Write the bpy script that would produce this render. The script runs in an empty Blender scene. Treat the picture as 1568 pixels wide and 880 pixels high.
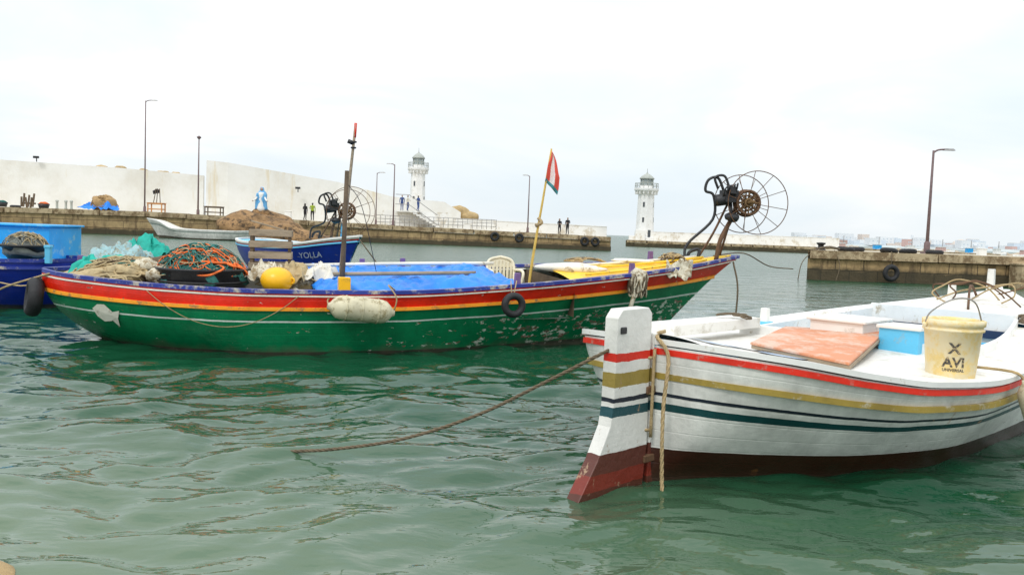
import bpy, math, random
import numpy as np
from mathutils import Vector, Matrix, Quaternion, noise as mnoise
random.seed(7); np.random.seed(7)
scene=bpy.context.scene
COL=bpy.context.collection
V=Vector
# ---------------------------------------------------------------- materials
def nodes(name):
    m=bpy.data.materials.new(name); m.use_nodes=True
    nt=m.node_tree; b=nt.nodes['Principled BSDF']
    return m,nt,b
def N(nt,t,**k):
    n=nt.nodes.new(t)
    for a,v in k.items(): setattr(n,a,v)
    return n
def noise(nt,scale,detail=6,rough=.6,vec=None,stretch=None):
    n=N(nt,'ShaderNodeTexNoise'); n.inputs['Scale'].default_value=scale
    n.inputs['Detail'].default_value=detail; n.inputs['Roughness'].default_value=rough
    if vec is None:
        tc=N(nt,'ShaderNodeTexCoord'); vec=tc.outputs['Object']
    if stretch:
        mp=N(nt,'ShaderNodeMapping'); mp.inputs['Scale'].default_value=stretch
        nt.links.new(vec,mp.inputs['Vector']); vec=mp.outputs[0]
    nt.links.new(vec,n.inputs['Vector']); return n
def ramp(nt,src,stops,interp='LINEAR'):
    r=N(nt,'ShaderNodeValToRGB'); r.color_ramp.interpolation=interp
    e=r.color_ramp.elements
    while len(e)<len(stops): e.new(.5)
    for i,(p,c) in enumerate(stops):
        e[i].position=p; 
        e[i].color=(c,c,c,1) if isinstance(c,(int,float)) else (*c,1)
    nt.links.new(src,r.inputs[0]); return r
def mix(nt,fac,a,b,mode='MIX'):
    m=N(nt,'ShaderNodeMix',data_type='RGBA',blend_type=mode)
    for sock,val in ((m.inputs[0],fac),(m.inputs[6],a),(m.inputs[7],b)):
        if isinstance(val,(int,float)): sock.default_value=val
        elif isinstance(val,tuple): sock.default_value=(*val,1)
        else: nt.links.new(val,sock)
    return m.outputs[2]
def bump(nt,b,h,s,d=.02):
    bp=N(nt,'ShaderNodeBump'); bp.inputs['Strength'].default_value=s; bp.inputs['Distance'].default_value=d
    nt.links.new(h,bp.inputs['Height']); nt.links.new(bp.outputs[0],b.inputs['Normal']); return bp
def M(name,c,rough=.6,var=.3,scale=5,bs=.3,bscale=30,metal=0,dirt=None,dirt_amt=.45,stretch=None,bd=.01):
    m,nt,b=nodes(name)
    n=noise(nt,scale,7,.65,stretch=stretch)
    dk=tuple(x*(1-var) for x in c); lt=tuple(min(1,x*(1+var*.5)+.01*var) for x in c)
    r=ramp(nt,n.outputs[0],[(.3,dk),(.5,c),(.7,lt)])
    out=r.outputs[0]
    if dirt:
        n2=noise(nt,scale*2.3,9,.75,stretch=stretch)
        r2=ramp(nt,n2.outputs[0],[(dirt_amt,1.0),(dirt_amt+.1,0.0)])
        out=mix(nt,r2.outputs[0],out,dirt)
    nt.links.new(out,b.inputs['Base Color'])
    b.inputs['Roughness'].default_value=rough; b.inputs['Metallic'].default_value=metal
    n3=noise(nt,bscale,6,.6); bump(nt,b,n3.outputs[0],bs,bd)
    return m
def stripes(name,stops,rough=.35,peel=None,planks=9,grime=(.1,.09,.06),rust=None):
    """paint bands running along a hull: UV.y = 0 at gunwale, 1 at waterline"""
    m,nt,b=nodes(name)
    uv=N(nt,'ShaderNodeUVMap'); sp=N(nt,'ShaderNodeSeparateXYZ'); nt.links.new(uv.outputs[0],sp.inputs[0])
    nw=noise(nt,2.2,4,.6); wob=N(nt,'ShaderNodeMath',operation='MULTIPLY_ADD'); wob.inputs[1].default_value=.022
    nt.links.new(nw.outputs[0],wob.inputs[0])
    ad=N(nt,'ShaderNodeMath',operation='SUBTRACT'); nt.links.new(sp.outputs[1],ad.inputs[0]); ad.inputs[1].default_value=.011
    nt.links.new(ad.outputs[0],wob.inputs[2])
    dv=N(nt,'ShaderNodeMath',operation='DIVIDE'); nt.links.new(wob.outputs[0],dv.inputs[0]); dv.inputs[1].default_value=1.6
    r=ramp(nt,dv.outputs[0],[(p/1.6,c) for p,c in stops],'CONSTANT')
    out=r.outputs[0]
    n=noise(nt,3,8,.7); rr=ramp(nt,n.outputs[0],[(.3,.70),(.65,1.06)])
    out=mix(nt,1.0,out,rr.outputs[0],'MULTIPLY')
    ns=noise(nt,5,6,.7,stretch=(1,1,.08)); sr=ramp(nt,ns.outputs[0],[(.3,.82),(.6,1.0)]); out=mix(nt,1.0,out,sr.outputs[0],'MULTIPLY')
    if rust:
        nr=noise(nt,3.2,5,.6,stretch=(1,1,.16)); rf=ramp(nt,nr.outputs[0],[(rust,0.0),(rust+.06,.75)]); out=mix(nt,rf.outputs[0],out,(.42,.17,.05))
    if peel:
        lo,hi,thr,colA,colB,seedx=peel
        n1=noise(nt,6,10,.68,stretch=(1,1,2.6))
        msk=ramp(nt,dv.outputs[0],[(max(0,(lo-.1)/1.6),0.0),(lo/1.6,1.0),(hi/1.6,1.0),((hi+.12)/1.6,0.0)])
        ex=N(nt,'ShaderNodeMapRange'); nt.links.new(sp.outputs[0],ex.inputs[0]); ex.inputs[1].default_value=seedx[0]; ex.inputs[2].default_value=seedx[1]
        mm=N(nt,'ShaderNodeMath',operation='MULTIPLY'); nt.links.new(msk.outputs[0],mm.inputs[0]); nt.links.new(ex.outputs[0],mm.inputs[1])
        ma=N(nt,'ShaderNodeMath',operation='MULTIPLY_ADD'); ma.inputs[1].default_value=.12
        nt.links.new(mm.outputs[0],ma.inputs[0]); nt.links.new(n1.outputs[0],ma.inputs[2])
        pf=ramp(nt,ma.outputs[0],[(thr,0.0),(thr+.012,1.0)])
        n2=noise(nt,9,4,.6); cc=ramp(nt,n2.outputs[0],[(.46,colA),(.52,colB),(.62,(.12,.13,.1))])
        out=mix(nt,pf.outputs[0],out,cc.outputs[0])
    ng=noise(nt,4,6,.6,stretch=(1,1,.5)); gma=N(nt,'ShaderNodeMath',operation='MULTIPLY_ADD'); gma.inputs[1].default_value=.35
    nt.links.new(ng.outputs[0],gma.inputs[0]); nt.links.new(sp.outputs[1],gma.inputs[2])
    gs=N(nt,'ShaderNodeMapRange'); nt.links.new(gma.outputs[0],gs.inputs[0]); gs.inputs[1].default_value=1.04; gs.inputs[2].default_value=1.22; gs.inputs[4].default_value=.8
    out=mix(nt,gs.outputs[0],out,grime)
    nt.links.new(out,b.inputs['Base Color']); b.inputs['Roughness'].default_value=rough
    pl=N(nt,'ShaderNodeMath',operation='MULTIPLY'); nt.links.new(sp.outputs[1],pl.inputs[0]); pl.inputs[1].default_value=planks
    fr=N(nt,'ShaderNodeMath',operation='FRACT'); nt.links.new(pl.outputs[0],fr.inputs[0])
    fp=ramp(nt,fr.outputs[0],[(0,0.0),(.06,1.0),(.94,1.0),(1,0.0)])
    nb=noise(nt,9,8,.65); mb=N(nt,'ShaderNodeMath',operation='MULTIPLY_ADD'); mb.inputs[1].default_value=.2
    nt.links.new(fp.outputs[0],mb.inputs[0]); nt.links.new(nb.outputs[0],mb.inputs[2])
    bump(nt,b,mb.outputs[0],.45,.016)
    return m
def blockwork(name,c1,c2,mortar,bw=2.0,bh=.55,wet=.5,msize=.02):
    m,nt,b=nodes(name)
    uv=N(nt,'ShaderNodeUVMap')
    nz=noise(nt,1.3,3,.5,vec=uv.outputs[0]); wv=mix(nt,.06,uv.outputs[0],nz.outputs['Color'],'ADD')
    br=N(nt,'ShaderNodeTexBrick'); nt.links.new(wv,br.inputs['Vector'])
    br.inputs['Color1'].default_value=(*c1,1); br.inputs['Color2'].default_value=(*c2,1); br.inputs['Mortar'].default_value=(*mortar,1)
    br.inputs['Scale'].default_value=1; br.inputs['Mortar Size'].default_value=msize; br.inputs['Brick Width'].default_value=bw; br.inputs['Row Height'].default_value=bh
    br.inputs['Mortar Smooth'].default_value=.3
    n=noise(nt,1.1,9,.7); r=ramp(nt,n.outputs[0],[(.3,.5),(.5,.95),(.7,1.25)])
    out=mix(nt,1.0,br.outputs['Color'],r.outputs[0],'MULTIPLY')
    n4=noise(nt,2.0,8,.7,stretch=(1,1,.2)); st=ramp(nt,n4.outputs[0],[(.52,0.0),(.62,.75)])
    out=mix(nt,st.outputs[0],out,(.13,.085,.045))
    tc=N(nt,'ShaderNodeTexCoord'); sp=N(nt,'ShaderNodeSeparateXYZ'); nt.links.new(tc.outputs['Object'],sp.inputs[0])
    nt2=noise(nt,1.5,6,.6); ma=N(nt,'ShaderNodeMath',operation='MULTIPLY_ADD'); ma.inputs[1].default_value=-.5
    nt.links.new(nt2.outputs[0],ma.inputs[0]); nt.links.new(sp.outputs[2],ma.inputs[2])
    mr=N(nt,'ShaderNodeMapRange'); nt.links.new(ma.outputs[0],mr.inputs[0]); mr.inputs[1].default_value=wet-.35; mr.inputs[2].default_value=wet-.15; mr.inputs[3].default_value=.9; mr.inputs[4].default_value=0
    out=mix(nt,mr.outputs[0],out,(.04,.035,.02))
    nt.links.new(out,b.inputs['Base Color']); b.inputs['Roughness'].default_value=.85
    nb=noise(nt,6,9,.7); mb=N(nt,'ShaderNodeMath',operation='MULTIPLY_ADD'); mb.inputs[1].default_value=-.8
    nt.links.new(br.outputs['Fac'],mb.inputs[0]); nt.links.new(nb.outputs[0],mb.inputs[2])
    bump(nt,b,mb.outputs[0],.8,.06)
    return m

WHITE=M('white_paint',(.84,.83,.80),.4,.08,3,.25,20,dirt=(.5,.43,.32),dirt_amt=.32)
CREAM=M('cream_paint',(.80,.76,.66),.5,.12,3,.25,20,dirt=(.4,.3,.18),dirt_amt=.34)
YELLOW=M('yellow_paint',(.90,.58,.03),.5,.15,3,.3,16,dirt=(.42,.27,.09),dirt_amt=.36)
BLUE_TRIM=M('blue_trim_paint',(.02,.04,.28),.4,.3,2,.3,25,dirt=(.5,.45,.38),dirt_amt=.39)
ORANGE=M('orange_strake_paint',(.94,.35,.015),.45,.18,3,.3,25,dirt=(.35,.18,.07),dirt_amt=.36)
REDP=M('red_rail_paint',(.76,.025,.008),.4,.25,4,.3,25,dirt=(.4,.3,.25),dirt_amt=.33)
OCHRE=M('ochre_strake_paint',(.36,.255,.045),.5,.3,3,.3,25,dirt=(.5,.46,.36),dirt_amt=.35)
RUBBER=M('black_rubber',(.018,.018,.02),.7,.5,8,.5,40)
BLACK=M('black_plastic',(.02,.02,.022),.45,.4,8,.3,30)
WOOD=M('weathered_wood',(.34,.27,.19),.8,.45,3,.6,30,stretch=(1,1,6))
DWOOD=M('dark_wood',(.13,.09,.055),.8,.45,4,.6,30)
PURPLE=M('purple_paint',(.18,.10,.26),.6,.3,8,.3,30)
TARP=M('blue_tarp',(.005,.22,.80),.4,.3,2.5,.4,12)
LBLUE=M('light_blue_paint',(.12,.52,.80),.5,.15,3,.3,20,dirt=(.35,.42,.45),dirt_amt=.33)
CYAN=M('bright_blue_paint',(.02,.36,.76),.5,.15,2,.25,14,dirt=(.25,.5,.62),dirt_amt=.36)
ROPE_Y=M('tan_rope',(.45,.33,.17),.85,.4,14,.9,110)
ROPE_D=M('dark_rope',(.16,.12,.075),.85,.4,14,.9,110)
NET_O=M('orange_net',(.85,.17,.03),.7,.4,9,.8,60)
NET_T=M('teal_net',(.03,.17,.15),.75,.5,9,.8,60)
NET_B=M('beige_net',(.46,.36,.20),.85,.5,7,.8,60)
SACK=M('white_sacking',(.66,.61,.48),.85,.4,7,.9,25,dirt=(.3,.22,.12),dirt_amt=.42)
TEAL=M('teal_cloth',(.01,.42,.33),.7,.3,5,.6,18)
PALE=M('pale_blue_cloth',(.34,.52,.55),.8,.3,7,.8,18,dirt=(.3,.28,.2),dirt_amt=.40)
PLASTIC_Y=M('yellow_buoy_plastic',(.95,.50,.01),.35,.12,3,.15,20,dirt=(.5,.3,.05),dirt_amt=.34)
FENDER=M('aged_fender',(.66,.60,.42),.5,.25,3,.3,20,dirt=(.28,.22,.1),dirt_amt=.40)
RUST=M('rusty_steel',(.16,.085,.045),.7,.5,9,.6,50,metal=.3)
STEEL=M('galvanised_steel',(.35,.34,.33),.5,.3,9,.3,50,metal=.6)
POLE=M('lamp_post_paint',(.17,.11,.11),.6,.3,6,.3,40)
SKIN=M('skin',(.45,.27,.19),.6,.1,9,.1,40)
HAIR=M('dark_hair',(.02,.015,.012),.6,.2,9,.3,60)
CLOTHK=M('black_cloth',(.02,.02,.024),.9,.3,9,.3,40)
CLOTHG=M('lime_cloth',(.36,.46,.03),.9,.2,9,.3,40)
CLOTHB=M('denim_cloth',(.05,.09,.25),.9,.2,9,.3,40)
LEATHER=M('shoe_leather',(.03,.02,.015),.6,.2,9,.3,40)
GLASS=M('lantern_glass',(.35,.40,.40),.1,.2,3,.0,10)
GREYW=M('whitewashed_masonry',(.84,.83,.80),.85,.08,.35,.3,3,dirt=(.62,.56,.46),dirt_amt=.38,bd=.03)
LTWHITE=M('lighthouse_white',(.85,.84,.82),.7,.07,1,.3,8,dirt=(.62,.56,.46),dirt_amt=.34)
LTGREY=M('lantern_grey_paint',(.42,.44,.40),.6,.2,3,.3,20)
DARKWIN=M('window_dark',(.07,.08,.09),.2,.3,3,.1,10)
ROCK=M('boulder_rock',(.34,.20,.09),.9,.5,.6,1.0,2.0,dirt=(.08,.05,.028),dirt_amt=.42,bd=.22)
PLY=M('orange_plywood',(.64,.25,.12),.6,.2,1.3,.2,30,dirt=(.66,.46,.35),dirt_amt=.42)
BEIGEPL=M('beige_plastic',(.80,.73,.55),.45,.12,5,.1,20)
QSTONE=blockwork('quay_stone',(.44,.32,.16),(.33,.23,.11),(.10,.07,.045),2.4,.62)
QCAP=M('quay_concrete',(.50,.39,.24),.9,.35,.8,.8,5,dirt=(.22,.15,.08),dirt_amt=.44,bd=.05)
QTOP=M('quay_paving',(.52,.46,.35),.9,.25,.5,.5,4)

# ---------------------------------------------------------------- geometry builder
def pchip(xs,ys):
    xs=list(xs);ys=list(ys);n=len(xs)
    h=[xs[i+1]-xs[i] for i in range(n-1)]; d=[(ys[i+1]-ys[i])/h[i] for i in range(n-1)]
    m=[0]*n; m[0]=d[0]; m[-1]=d[-1]
    for i in range(1,n-1):
        if d[i-1]*d[i]<=0: m[i]=0
        else:
            w1=2*h[i]+h[i-1]; w2=h[i]+2*h[i-1]; m[i]=(w1+w2)/(w1/d[i-1]+w2/d[i])
    def f(x):
        x=min(max(x,xs[0]),xs[-1]); i=0
        while i<n-2 and x>xs[i+1]: i+=1
        t=(x-xs[i])/h[i]
        return ((2*t**3-3*t*t+1)*ys[i]+(t**3-2*t*t+t)*h[i]*m[i]+(-2*t**3+3*t*t)*ys[i+1]+(t**3-t*t)*h[i]*m[i+1])
    return f
def smooth_path(pts,k=6,closed=False):
    P=[V(p) for p in pts]; n=len(P); out=[]
    if n<3 or k<=1: return P
    rng=n if closed else n-1
    for i in range(rng):
        if closed: a,b,c,d=P[i-1],P[i],P[(i+1)%n],P[(i+2)%n]
        else:
            b,c=P[i],P[i+1]; a=P[i-1] if i>0 else b*2-c; d=P[i+2] if i+2<n else c*2-b
        for j in range(k):
            t=j/k
            out.append(.5*((2*b)+(c-a)*t+(2*a-5*b+4*c-d)*t*t+(3*b-a-3*c+d)*t**3))
    if not closed: out.append(P[-1])
    return out
class B:
    def __init__(s): s.v=[];s.f=[];s.m=[];s.s=[];s.uv={}
    def add(s,vs,fs,mi=0,sm=False,uvs=None):
        o=len(s.v); s.v+= [tuple(p) for p in vs]
        for f in fs:
            s.f.append(tuple(i+o for i in f)); s.m.append(mi); s.s.append(sm)
        if uvs:
            for i,u in enumerate(uvs): s.uv[o+i]=u
    def box(s,c,size,mi=0,rz=0,R=None,taper=1):
        hx,hy,hz=[x/2 for x in size]; c=V(c)
        R=R or Matrix.Rotation(rz,3,'Z'); vs=[]
        for z in (-hz,hz):
            k=taper if z>0 else 1
            for x,y in ((-hx,-hy),(hx,-hy),(hx,hy),(-hx,hy)): vs.append(c+R@V((x*k,y*k,z)))
        s.add(vs,[(3,2,1,0),(4,5,6,7),(0,1,5,4),(1,2,6,5),(2,3,7,6),(3,0,4,7)],mi)
    def tube(s,path,r,mi=0,n=7,closed=False,k=1,caps=True,flat=1):
        P=smooth_path(path,k,closed); m=len(P)
        if m<2: return
        def tan(i):
            if closed: t=P[(i+1)%m]-P[i-1]
            else: t=P[min(i+1,m-1)]-P[max(i-1,0)]
            return t.normalized() if t.length>1e-9 else V((0,0,1))
        t0=tan(0); up=V((0,0,1)) if abs(t0.z)<.9 else V((1,0,0))
        nrm=(up-t0*up.dot(t0)).normalized(); vs=[]
        for i in range(m):
            t=tan(i); nrm=(nrm-t*nrm.dot(t)); 
            nrm=nrm.normalized() if nrm.length>1e-6 else V((1,0,0))
            bn=t.cross(nrm)
            rr=r(i/(m-1)) if callable(r) else r
            for j in range(n):
                a=2*math.pi*j/n; vs.append(P[i]+nrm*math.cos(a)*rr*flat+bn*math.sin(a)*rr)
        fs=[]
        for i in range(m if closed else m-1):
            for j in range(n):
                a=i*n+j;b=i*n+(j+1)%n;c=((i+1)%m)*n+(j+1)%n;d=((i+1)%m)*n+j; fs.append((a,b,c,d))
        if caps and not closed:
            fs.append(tuple(range(n))[::-1]); fs.append(tuple((m-1)*n+j for j in range(n)))
        s.add(vs,fs,mi,True)
    def lathe(s,prof,loc,mi=0,n=20,R=None,sm=True,wob=0):
        loc=V(loc); R=R or Matrix.Identity(3); vs=[];fs=[];m=len(prof)
        for (r,z) in prof:
            for j in range(n):
                a=2*math.pi*j/n; w=1+wob*math.sin(3*a+z*5)
                vs.append(loc+R@V((r*w*math.cos(a),r*w*math.sin(a),z)))
        for i in range(m-1):
            for j in range(n): fs.append((i*n+j,i*n+(j+1)%n,(i+1)*n+(j+1)%n,(i+1)*n+j))
        s.add(vs,fs,mi,sm)
    def torus(s,c,R,r,nrm,mi=0,n=28,k=9,sq=1):
        q=V((0,0,1)).rotation_difference(V(nrm)).to_matrix(); c=V(c); vs=[];fs=[]
        for i in range(n):
            a=2*math.pi*i/n
            for j in range(k):
                b=2*math.pi*j/k; rr=R+r*math.cos(b)
                vs.append(c+q@V((rr*math.cos(a),rr*math.sin(a),r*sq*math.sin(b))))
        for i in range(n):
            for j in range(k): fs.append((i*k+j,((i+1)%n)*k+j,((i+1)%n)*k+(j+1)%k,i*k+(j+1)%k))
        s.add(vs,fs,mi,True)
    def ball(s,c,rad,mi=0,n=16,m=10,nz=0,ns=1.5,sm=True):
        c=V(c); rad=rad if isinstance(rad,tuple) else (rad,)*3; vs=[];fs=[]
        for i in range(m+1):
            th=math.pi*i/m
            for j in range(n):
                a=2*math.pi*j/n; d=V((math.sin(th)*math.cos(a),math.sin(th)*math.sin(a),math.cos(th)))
                p=V((d.x*rad[0],d.y*rad[1],d.z*rad[2]))
                if nz: 
                    q=(c+p)*ns; p=p*(1+nz*mnoise.noise(q)*1.2+nz*.5*mnoise.noise(q*2.7)+nz*.3*abs(mnoise.noise(q*5.3)))
                vs.append(c+p)
        for i in range(m):
            for j in range(n): fs.append((i*n+j,(i+1)*n+j,(i+1)*n+(j+1)%n,i*n+(j+1)%n))
        s.add(vs,fs,mi,sm)
    def grid(s,fn,nu,nv,mi=0,sm=True,uvf=None,flip=False):
        vs=[];uv=[];fs=[]
        for j in range(nv+1):
            for i in range(nu+1):
                u,v=i/nu,j/nv; vs.append(fn(u,v)); uv.append(uvf(u,v) if uvf else (u,v))
        for j in range(nv):
            for i in range(nu):
                a=j*(nu+1)+i; f=(a,a+1,a+nu+2,a+nu+1); fs.append(f[::-1] if flip else f)
        s.add(vs,fs,mi,sm,uv)
    def cloth(s,corners,mi=0,nu=24,nv=16,amp=.05,ns=3,lift=0,droop=0,seed=0):
        a,b,c,d=[V(p) for p in corners]
        def fn(u,v):
            p=(a*(1-u)+b*u)*(1-v)+(d*(1-u)+c*u)*v
            q=V((p.x*ns+seed,p.y*ns,seed*.3)); e=min(u,1-u,v,1-v)
            z=amp*(abs(mnoise.noise(q))*1.6+.6*mnoise.noise(q*2.3)+.3*mnoise.noise(q*5.1))+lift*math.sin(math.pi*u)*math.sin(math.pi*v)-droop*max(0,.12-e)/.12
            h=amp*.8
            return p+V((h*mnoise.noise(q+V((9,1,2))),h*mnoise.noise(q+V((3,8,5))),z))
        s.grid(fn,nu,nv,mi)
    def squiggle(s,c,rad,r,mi,cnt=20,pts=9,seed=0,mound=True,n=4):
        rnd=random.Random(seed)
        for i in range(cnt):
            m=mi if isinstance(mi,int) else rnd.choice(mi)
            cx=rnd.gauss(0,.42);cy=rnd.gauss(0,.42); lp=rnd.uniform(.2,.55); path=[]
            a0=rnd.uniform(0,6.3); tl=rnd.uniform(.3,1)
            for k in range(pts):
                a=a0+2*math.pi*k/pts+rnd.uniform(-.3,.3)
                x=cx+lp*math.cos(a)*rnd.uniform(.7,1.2); y=cy+lp*tl*math.sin(a)*rnd.uniform(.7,1.2)
                d=math.hypot(x,y)
                if d>1: x/=d;y/=d;d=1
                z=max(0.0,1-d*d)**.6*rnd.uniform(.75,1.05) if mound else rnd.uniform(0,1)
                path.append(V(c)+V((x*rad[0],y*rad[1],z*rad[2])))
            s.tube(path,r,m,n,closed=True,k=4)
    def finish(s,name,mats,parent=None,bevel=0,solid=0):
        me=bpy.data.meshes.new(name); me.from_pydata(s.v,[],s.f)
        for m in mats: me.materials.append(m)
        me.polygons.foreach_set('material_index',s.m); me.polygons.foreach_set('use_smooth',s.s)
        if s.uv:
            ul=me.uv_layers.new(name='UVMap')
            for l in me.loops: ul.data[l.index].uv=s.uv.get(l.vertex_index,(0,0))
        me.update(); me.validate()
        ob=bpy.data.objects.new(name,me); COL.objects.link(ob)
        if parent: ob.parent=parent; ob.matrix_parent_inverse=Matrix.Translation(parent.location).inverted()
        if solid:
            md=ob.modifiers.new('s','SOLIDIFY'); md.thickness=solid; md.offset=0
        if bevel:
            md=ob.modifiers.new('b','BEVEL'); md.width=bevel; md.segments=2; md.limit_method='ANGLE'; md.angle_limit=math.radians(40)
        return ob
def empty(name,loc):
    e=bpy.data.objects.new(name,None); e.location=loc; e.empty_display_size=.3; COL.objects.link(e); return e
BOXF=[(3,2,1,0),(4,5,6,7),(0,1,5,4),(1,2,6,5),(2,3,7,6),(3,0,4,7)]

# ---------------------------------------------------------------- boats
class Boat:
    def __init__(s,O,ang,L,us,c,hbT,zg,uw,hbW,s0,s1,heel=0,keel=.5):
        s.O=V((O[0],O[1],0)); s.d=V((math.cos(ang),math.sin(ang),0)); s.n=V((-math.sin(ang),math.cos(ang),0)); s.ang=ang
        s.L=L; s.c=pchip(us,c); s.t=pchip(us,hbT); s.z=pchip(us,zg); s.w=pchip(uw,hbW); s.s0=s0; s.s1=s1; s.heel=heel; s.keel=keel
        s.tm=max(hbT)
    def W(s,a,t,z=0): 
        p=s.O+s.d*a+s.n*t; return V((p.x,p.y,z))
    def P(s,u,v,side,off=0):
        vv=max(0.0,min(v,1.0)); a=s.s0(vv)+(s.s1(vv)-s.s0(vv))*u
        k=vv**1.5; hb=s.t(u)*(1-k)+s.w(u)*k
        z=(s.z(u)+side*s.heel*s.t(u)/s.tm)*(1-vv)
        if v>1:
            f=min(1.0,(v-1)/.6); hb*=(1-f**1.6); z=-s.keel*f
        return s.W(a,s.c(u)+side*(max(hb,.0)+off),z)
    def gun(s,a,side,inset=0,dz=0):
        u=a/s.L; return s.W(a,s.c(u)+side*max(0,s.t(u)-inset),s.z(u)+side*s.heel*s.t(u)/s.tm*max(0,s.t(u)-inset)/max(.01,s.t(u))+dz)
    def uu(s,n): return [.5-.5*math.cos(math.pi*i/n) for i in range(n+1)]
    def hull(s,b,mi_out,mi_in,depth=.45,nu=72,th=.05):
        U=s.uu(nu)
        for side in (-1,1):
            vs=[];uv=[];fs=[];nv=30
            for j in range(nv+1):
                v=1.6*j/nv
                for u in U: vs.append(s.P(u,v,side)); uv.append((u*s.L,v))
            for j in range(nv):
                for i in range(nu):
                    a=j*(nu+1)+i; f=(a,a+1,a+nu+2,a+nu+1); fs.append(f if side>0 else f[::-1])
            b.add(vs,fs,mi_out,True,uv)
            vs=[];fs=[];nv=6
            for j in range(nv+1):
                v=depth*j/nv
                for u in U:
                    q=s.P(u,v,side); cc=s.W((q-s.O).dot(s.d),s.c(u),q.z); dd=cc-q; l=dd.length
                    vs.append(q+dd*(min(th,l*.9)/max(l,1e-6)))
            for j in range(nv):
                for i in range(nu):
                    a=j*(nu+1)+i; f=(a,a+1,a+nu+2,a+nu+1); fs.append(f[::-1] if side>0 else f)
            b.add(vs,fs,mi_in,True)
    def rail(s,b,mi,v=0,w=.07,h=.05,out=.02,dz=0,nu=90,u0=0,u1=1,sides=(-1,1)):
        U=[u0+(u1-u0)*x for x in s.uu(nu)]
        for side in sides:
            vs=[];fs=[]
            for u in U:
                q=s.P(u,v,side); cc=s.n*(-side); z=q.z+dz
                o=q-cc*out; i=q+cc*min(w-out,s.t(u)+.0)
                for p,zz in ((o,z-h/2),(o,z+h/2),(i,z+h/2),(i,z-h/2)): vs.append((p.x,p.y,zz))
            m=len(U)
            for i in range(m-1):
                for j in range(4):
                    f=(i*4+j,i*4+(j+1)%4,(i+1)*4+(j+1)%4,(i+1)*4+j); fs.append(f if side<0 else f[::-1])
            fs.append((0,1,2,3)); fs.append(((m-1)*4+3,(m-1)*4+2,(m-1)*4+1,(m-1)*4))
            b.add(vs,fs,mi,False)
    def deck(s,b,a0,a1,mi,dz=-.03,inset=.05,camber=.05,nu=24,nt=10,t0=-1,t1=1):
        def fn(x,y):
            a=a0+(a1-a0)*x; k=t0+(t1-t0)*y
            l=s.gun(a,-1,inset); r=s.gun(a,1,inset); p=l*(.5-k/2)+r*(.5+k/2)
            return p+V((0,0,dz+camber*(1-k*k)))
        b.grid(fn,nu,nt,mi,True)
    def floor(s,b,a0,a1,mi,z,frac=.8):
        def fn(x,y):
            a=a0+(a1-a0)*x; u=a/s.L; k=(2*y-1)*frac
            return s.W(a,s.c(u)+k*s.t(u),z)
        b.grid(fn,16,4,mi,False)

# ================================================================ GREEN FISHING BOAT
us=[0,.02,.056,.14,.243,.393,.561,.72,.87,1]
GB=Boat((-6.1,11.0),math.atan2(.355,.935),10.7,us,
  [0,-.04,-.1,-.2,-.3,-.35,-.33,-.25,-.12,0],
  [.05,.33,.64,1.12,1.38,1.42,1.28,.95,.52,.03],
  [.90,.89,.88,.86,.85,.86,.95,1.06,1.19,1.34],
  [0,.05,.13,.25,.43,.63,.83,1],[.04,.5,.92,1.24,1.18,.8,.34,.02],
  lambda v:.75*v**2.2, lambda v:10.7-1.55*v**.85, heel=.07,keel=.45)
gstops=[(0,(.88,.022,.004)),(.22,(.92,.32,.01)),(.28,(.001,.215,.08)),(.445,(.78,.84,.78)),(.475,(.001,.205,.075)),(.96,(.010,.028,.02))]
GH=stripes('green_boat_hull_paint',gstops,.25,peel=(.55,.94,.652,(.62,.68,.58),(.25,.1,.06),(3.5,7.6)))
GIN=M('boat_interior_paint',(.30,.36,.33),.7,.3,3,.4,20,dirt=(.2,.15,.1),dirt_amt=.42)
root=empty('green_fishing_boat',(-1,12.5,.5))
b=B(); GB.hull(b,0,1,.5); b.finish('hull',[GH,GIN],root)
b=B()
GB.rail(b,0,0,.11,.05,.03,dz=.02)
GB.rail(b,1,.255,.06,.045,.025)
GB.rail(b,2,.02,.05,.02,.018,dz=-.02)
b.finish('gunwale_and_strakes',[BLUE_TRIM,ORANGE,CREAM],root,bevel=.006)
b=B()
GB.deck(b,7.0,10.55,0,-.02,.09,.09)
GB.floor(b,.6,7.0,1,.42,.82)
GB.deck(b,.25,1.0,1,-.06,.07,.03,10)
GB.deck(b,1.0,7.0,2,-.02,.07,.0,30,2,-1,-.86); GB.deck(b,1.0,7.0,2,-.02,.07,.0,30,2,.86,1)
for a in (3.1,4.6,6.0):
    b.tube([GB.gun(a,-1,.1,-.08),GB.gun(a,1,.1,-.08)],.06,2,6)
l=GB.gun(7.0,-1,.09,-.02);r=GB.gun(7.0,1,.09,-.02)
b.add([l,r,r-V((0,0,.5)),l-V((0,0,.5))],[(0,1,2,3)],3)
for k in (-.8,-.35,.1):
    pts=[]
    for i in range(12):
        a=7.3+2.6*i/11; L_=GB.gun(a,-1,.09);R_=GB.gun(a,1,.09); pts.append(L_*(.5-k/2)+R_*(.5+k/2)+V((0,0,.03+.07*(1-k*k))))
    b.tube(pts,.02,0 if k<0 else 2,5)
b.finish('decks',[YELLOW,GIN,CREAM,DWOOD],root)
b=B()
fish=[(-.17,0),(-.1,.06),(0,.085),(.1,.05),(.15,.01),(.21,.08),(.19,0),(.21,-.08),(.15,-.01),(.1,-.05),(0,-.085),(-.1,-.06)]
def onhull(bt,a,z,side,off=.012):
    u=.5; v=.5
    for _ in range(25):
        s0,s1=bt.s0(v),bt.s1(v); u=(a-s0)/(s1-s0); u=max(0.0,min(1.0,u)); v=max(0.0,min(1.0,1-z/(bt.z(u)+side*bt.heel*bt.t(u)/bt.tm)))
    return bt.P(u,v,side,off)
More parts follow.
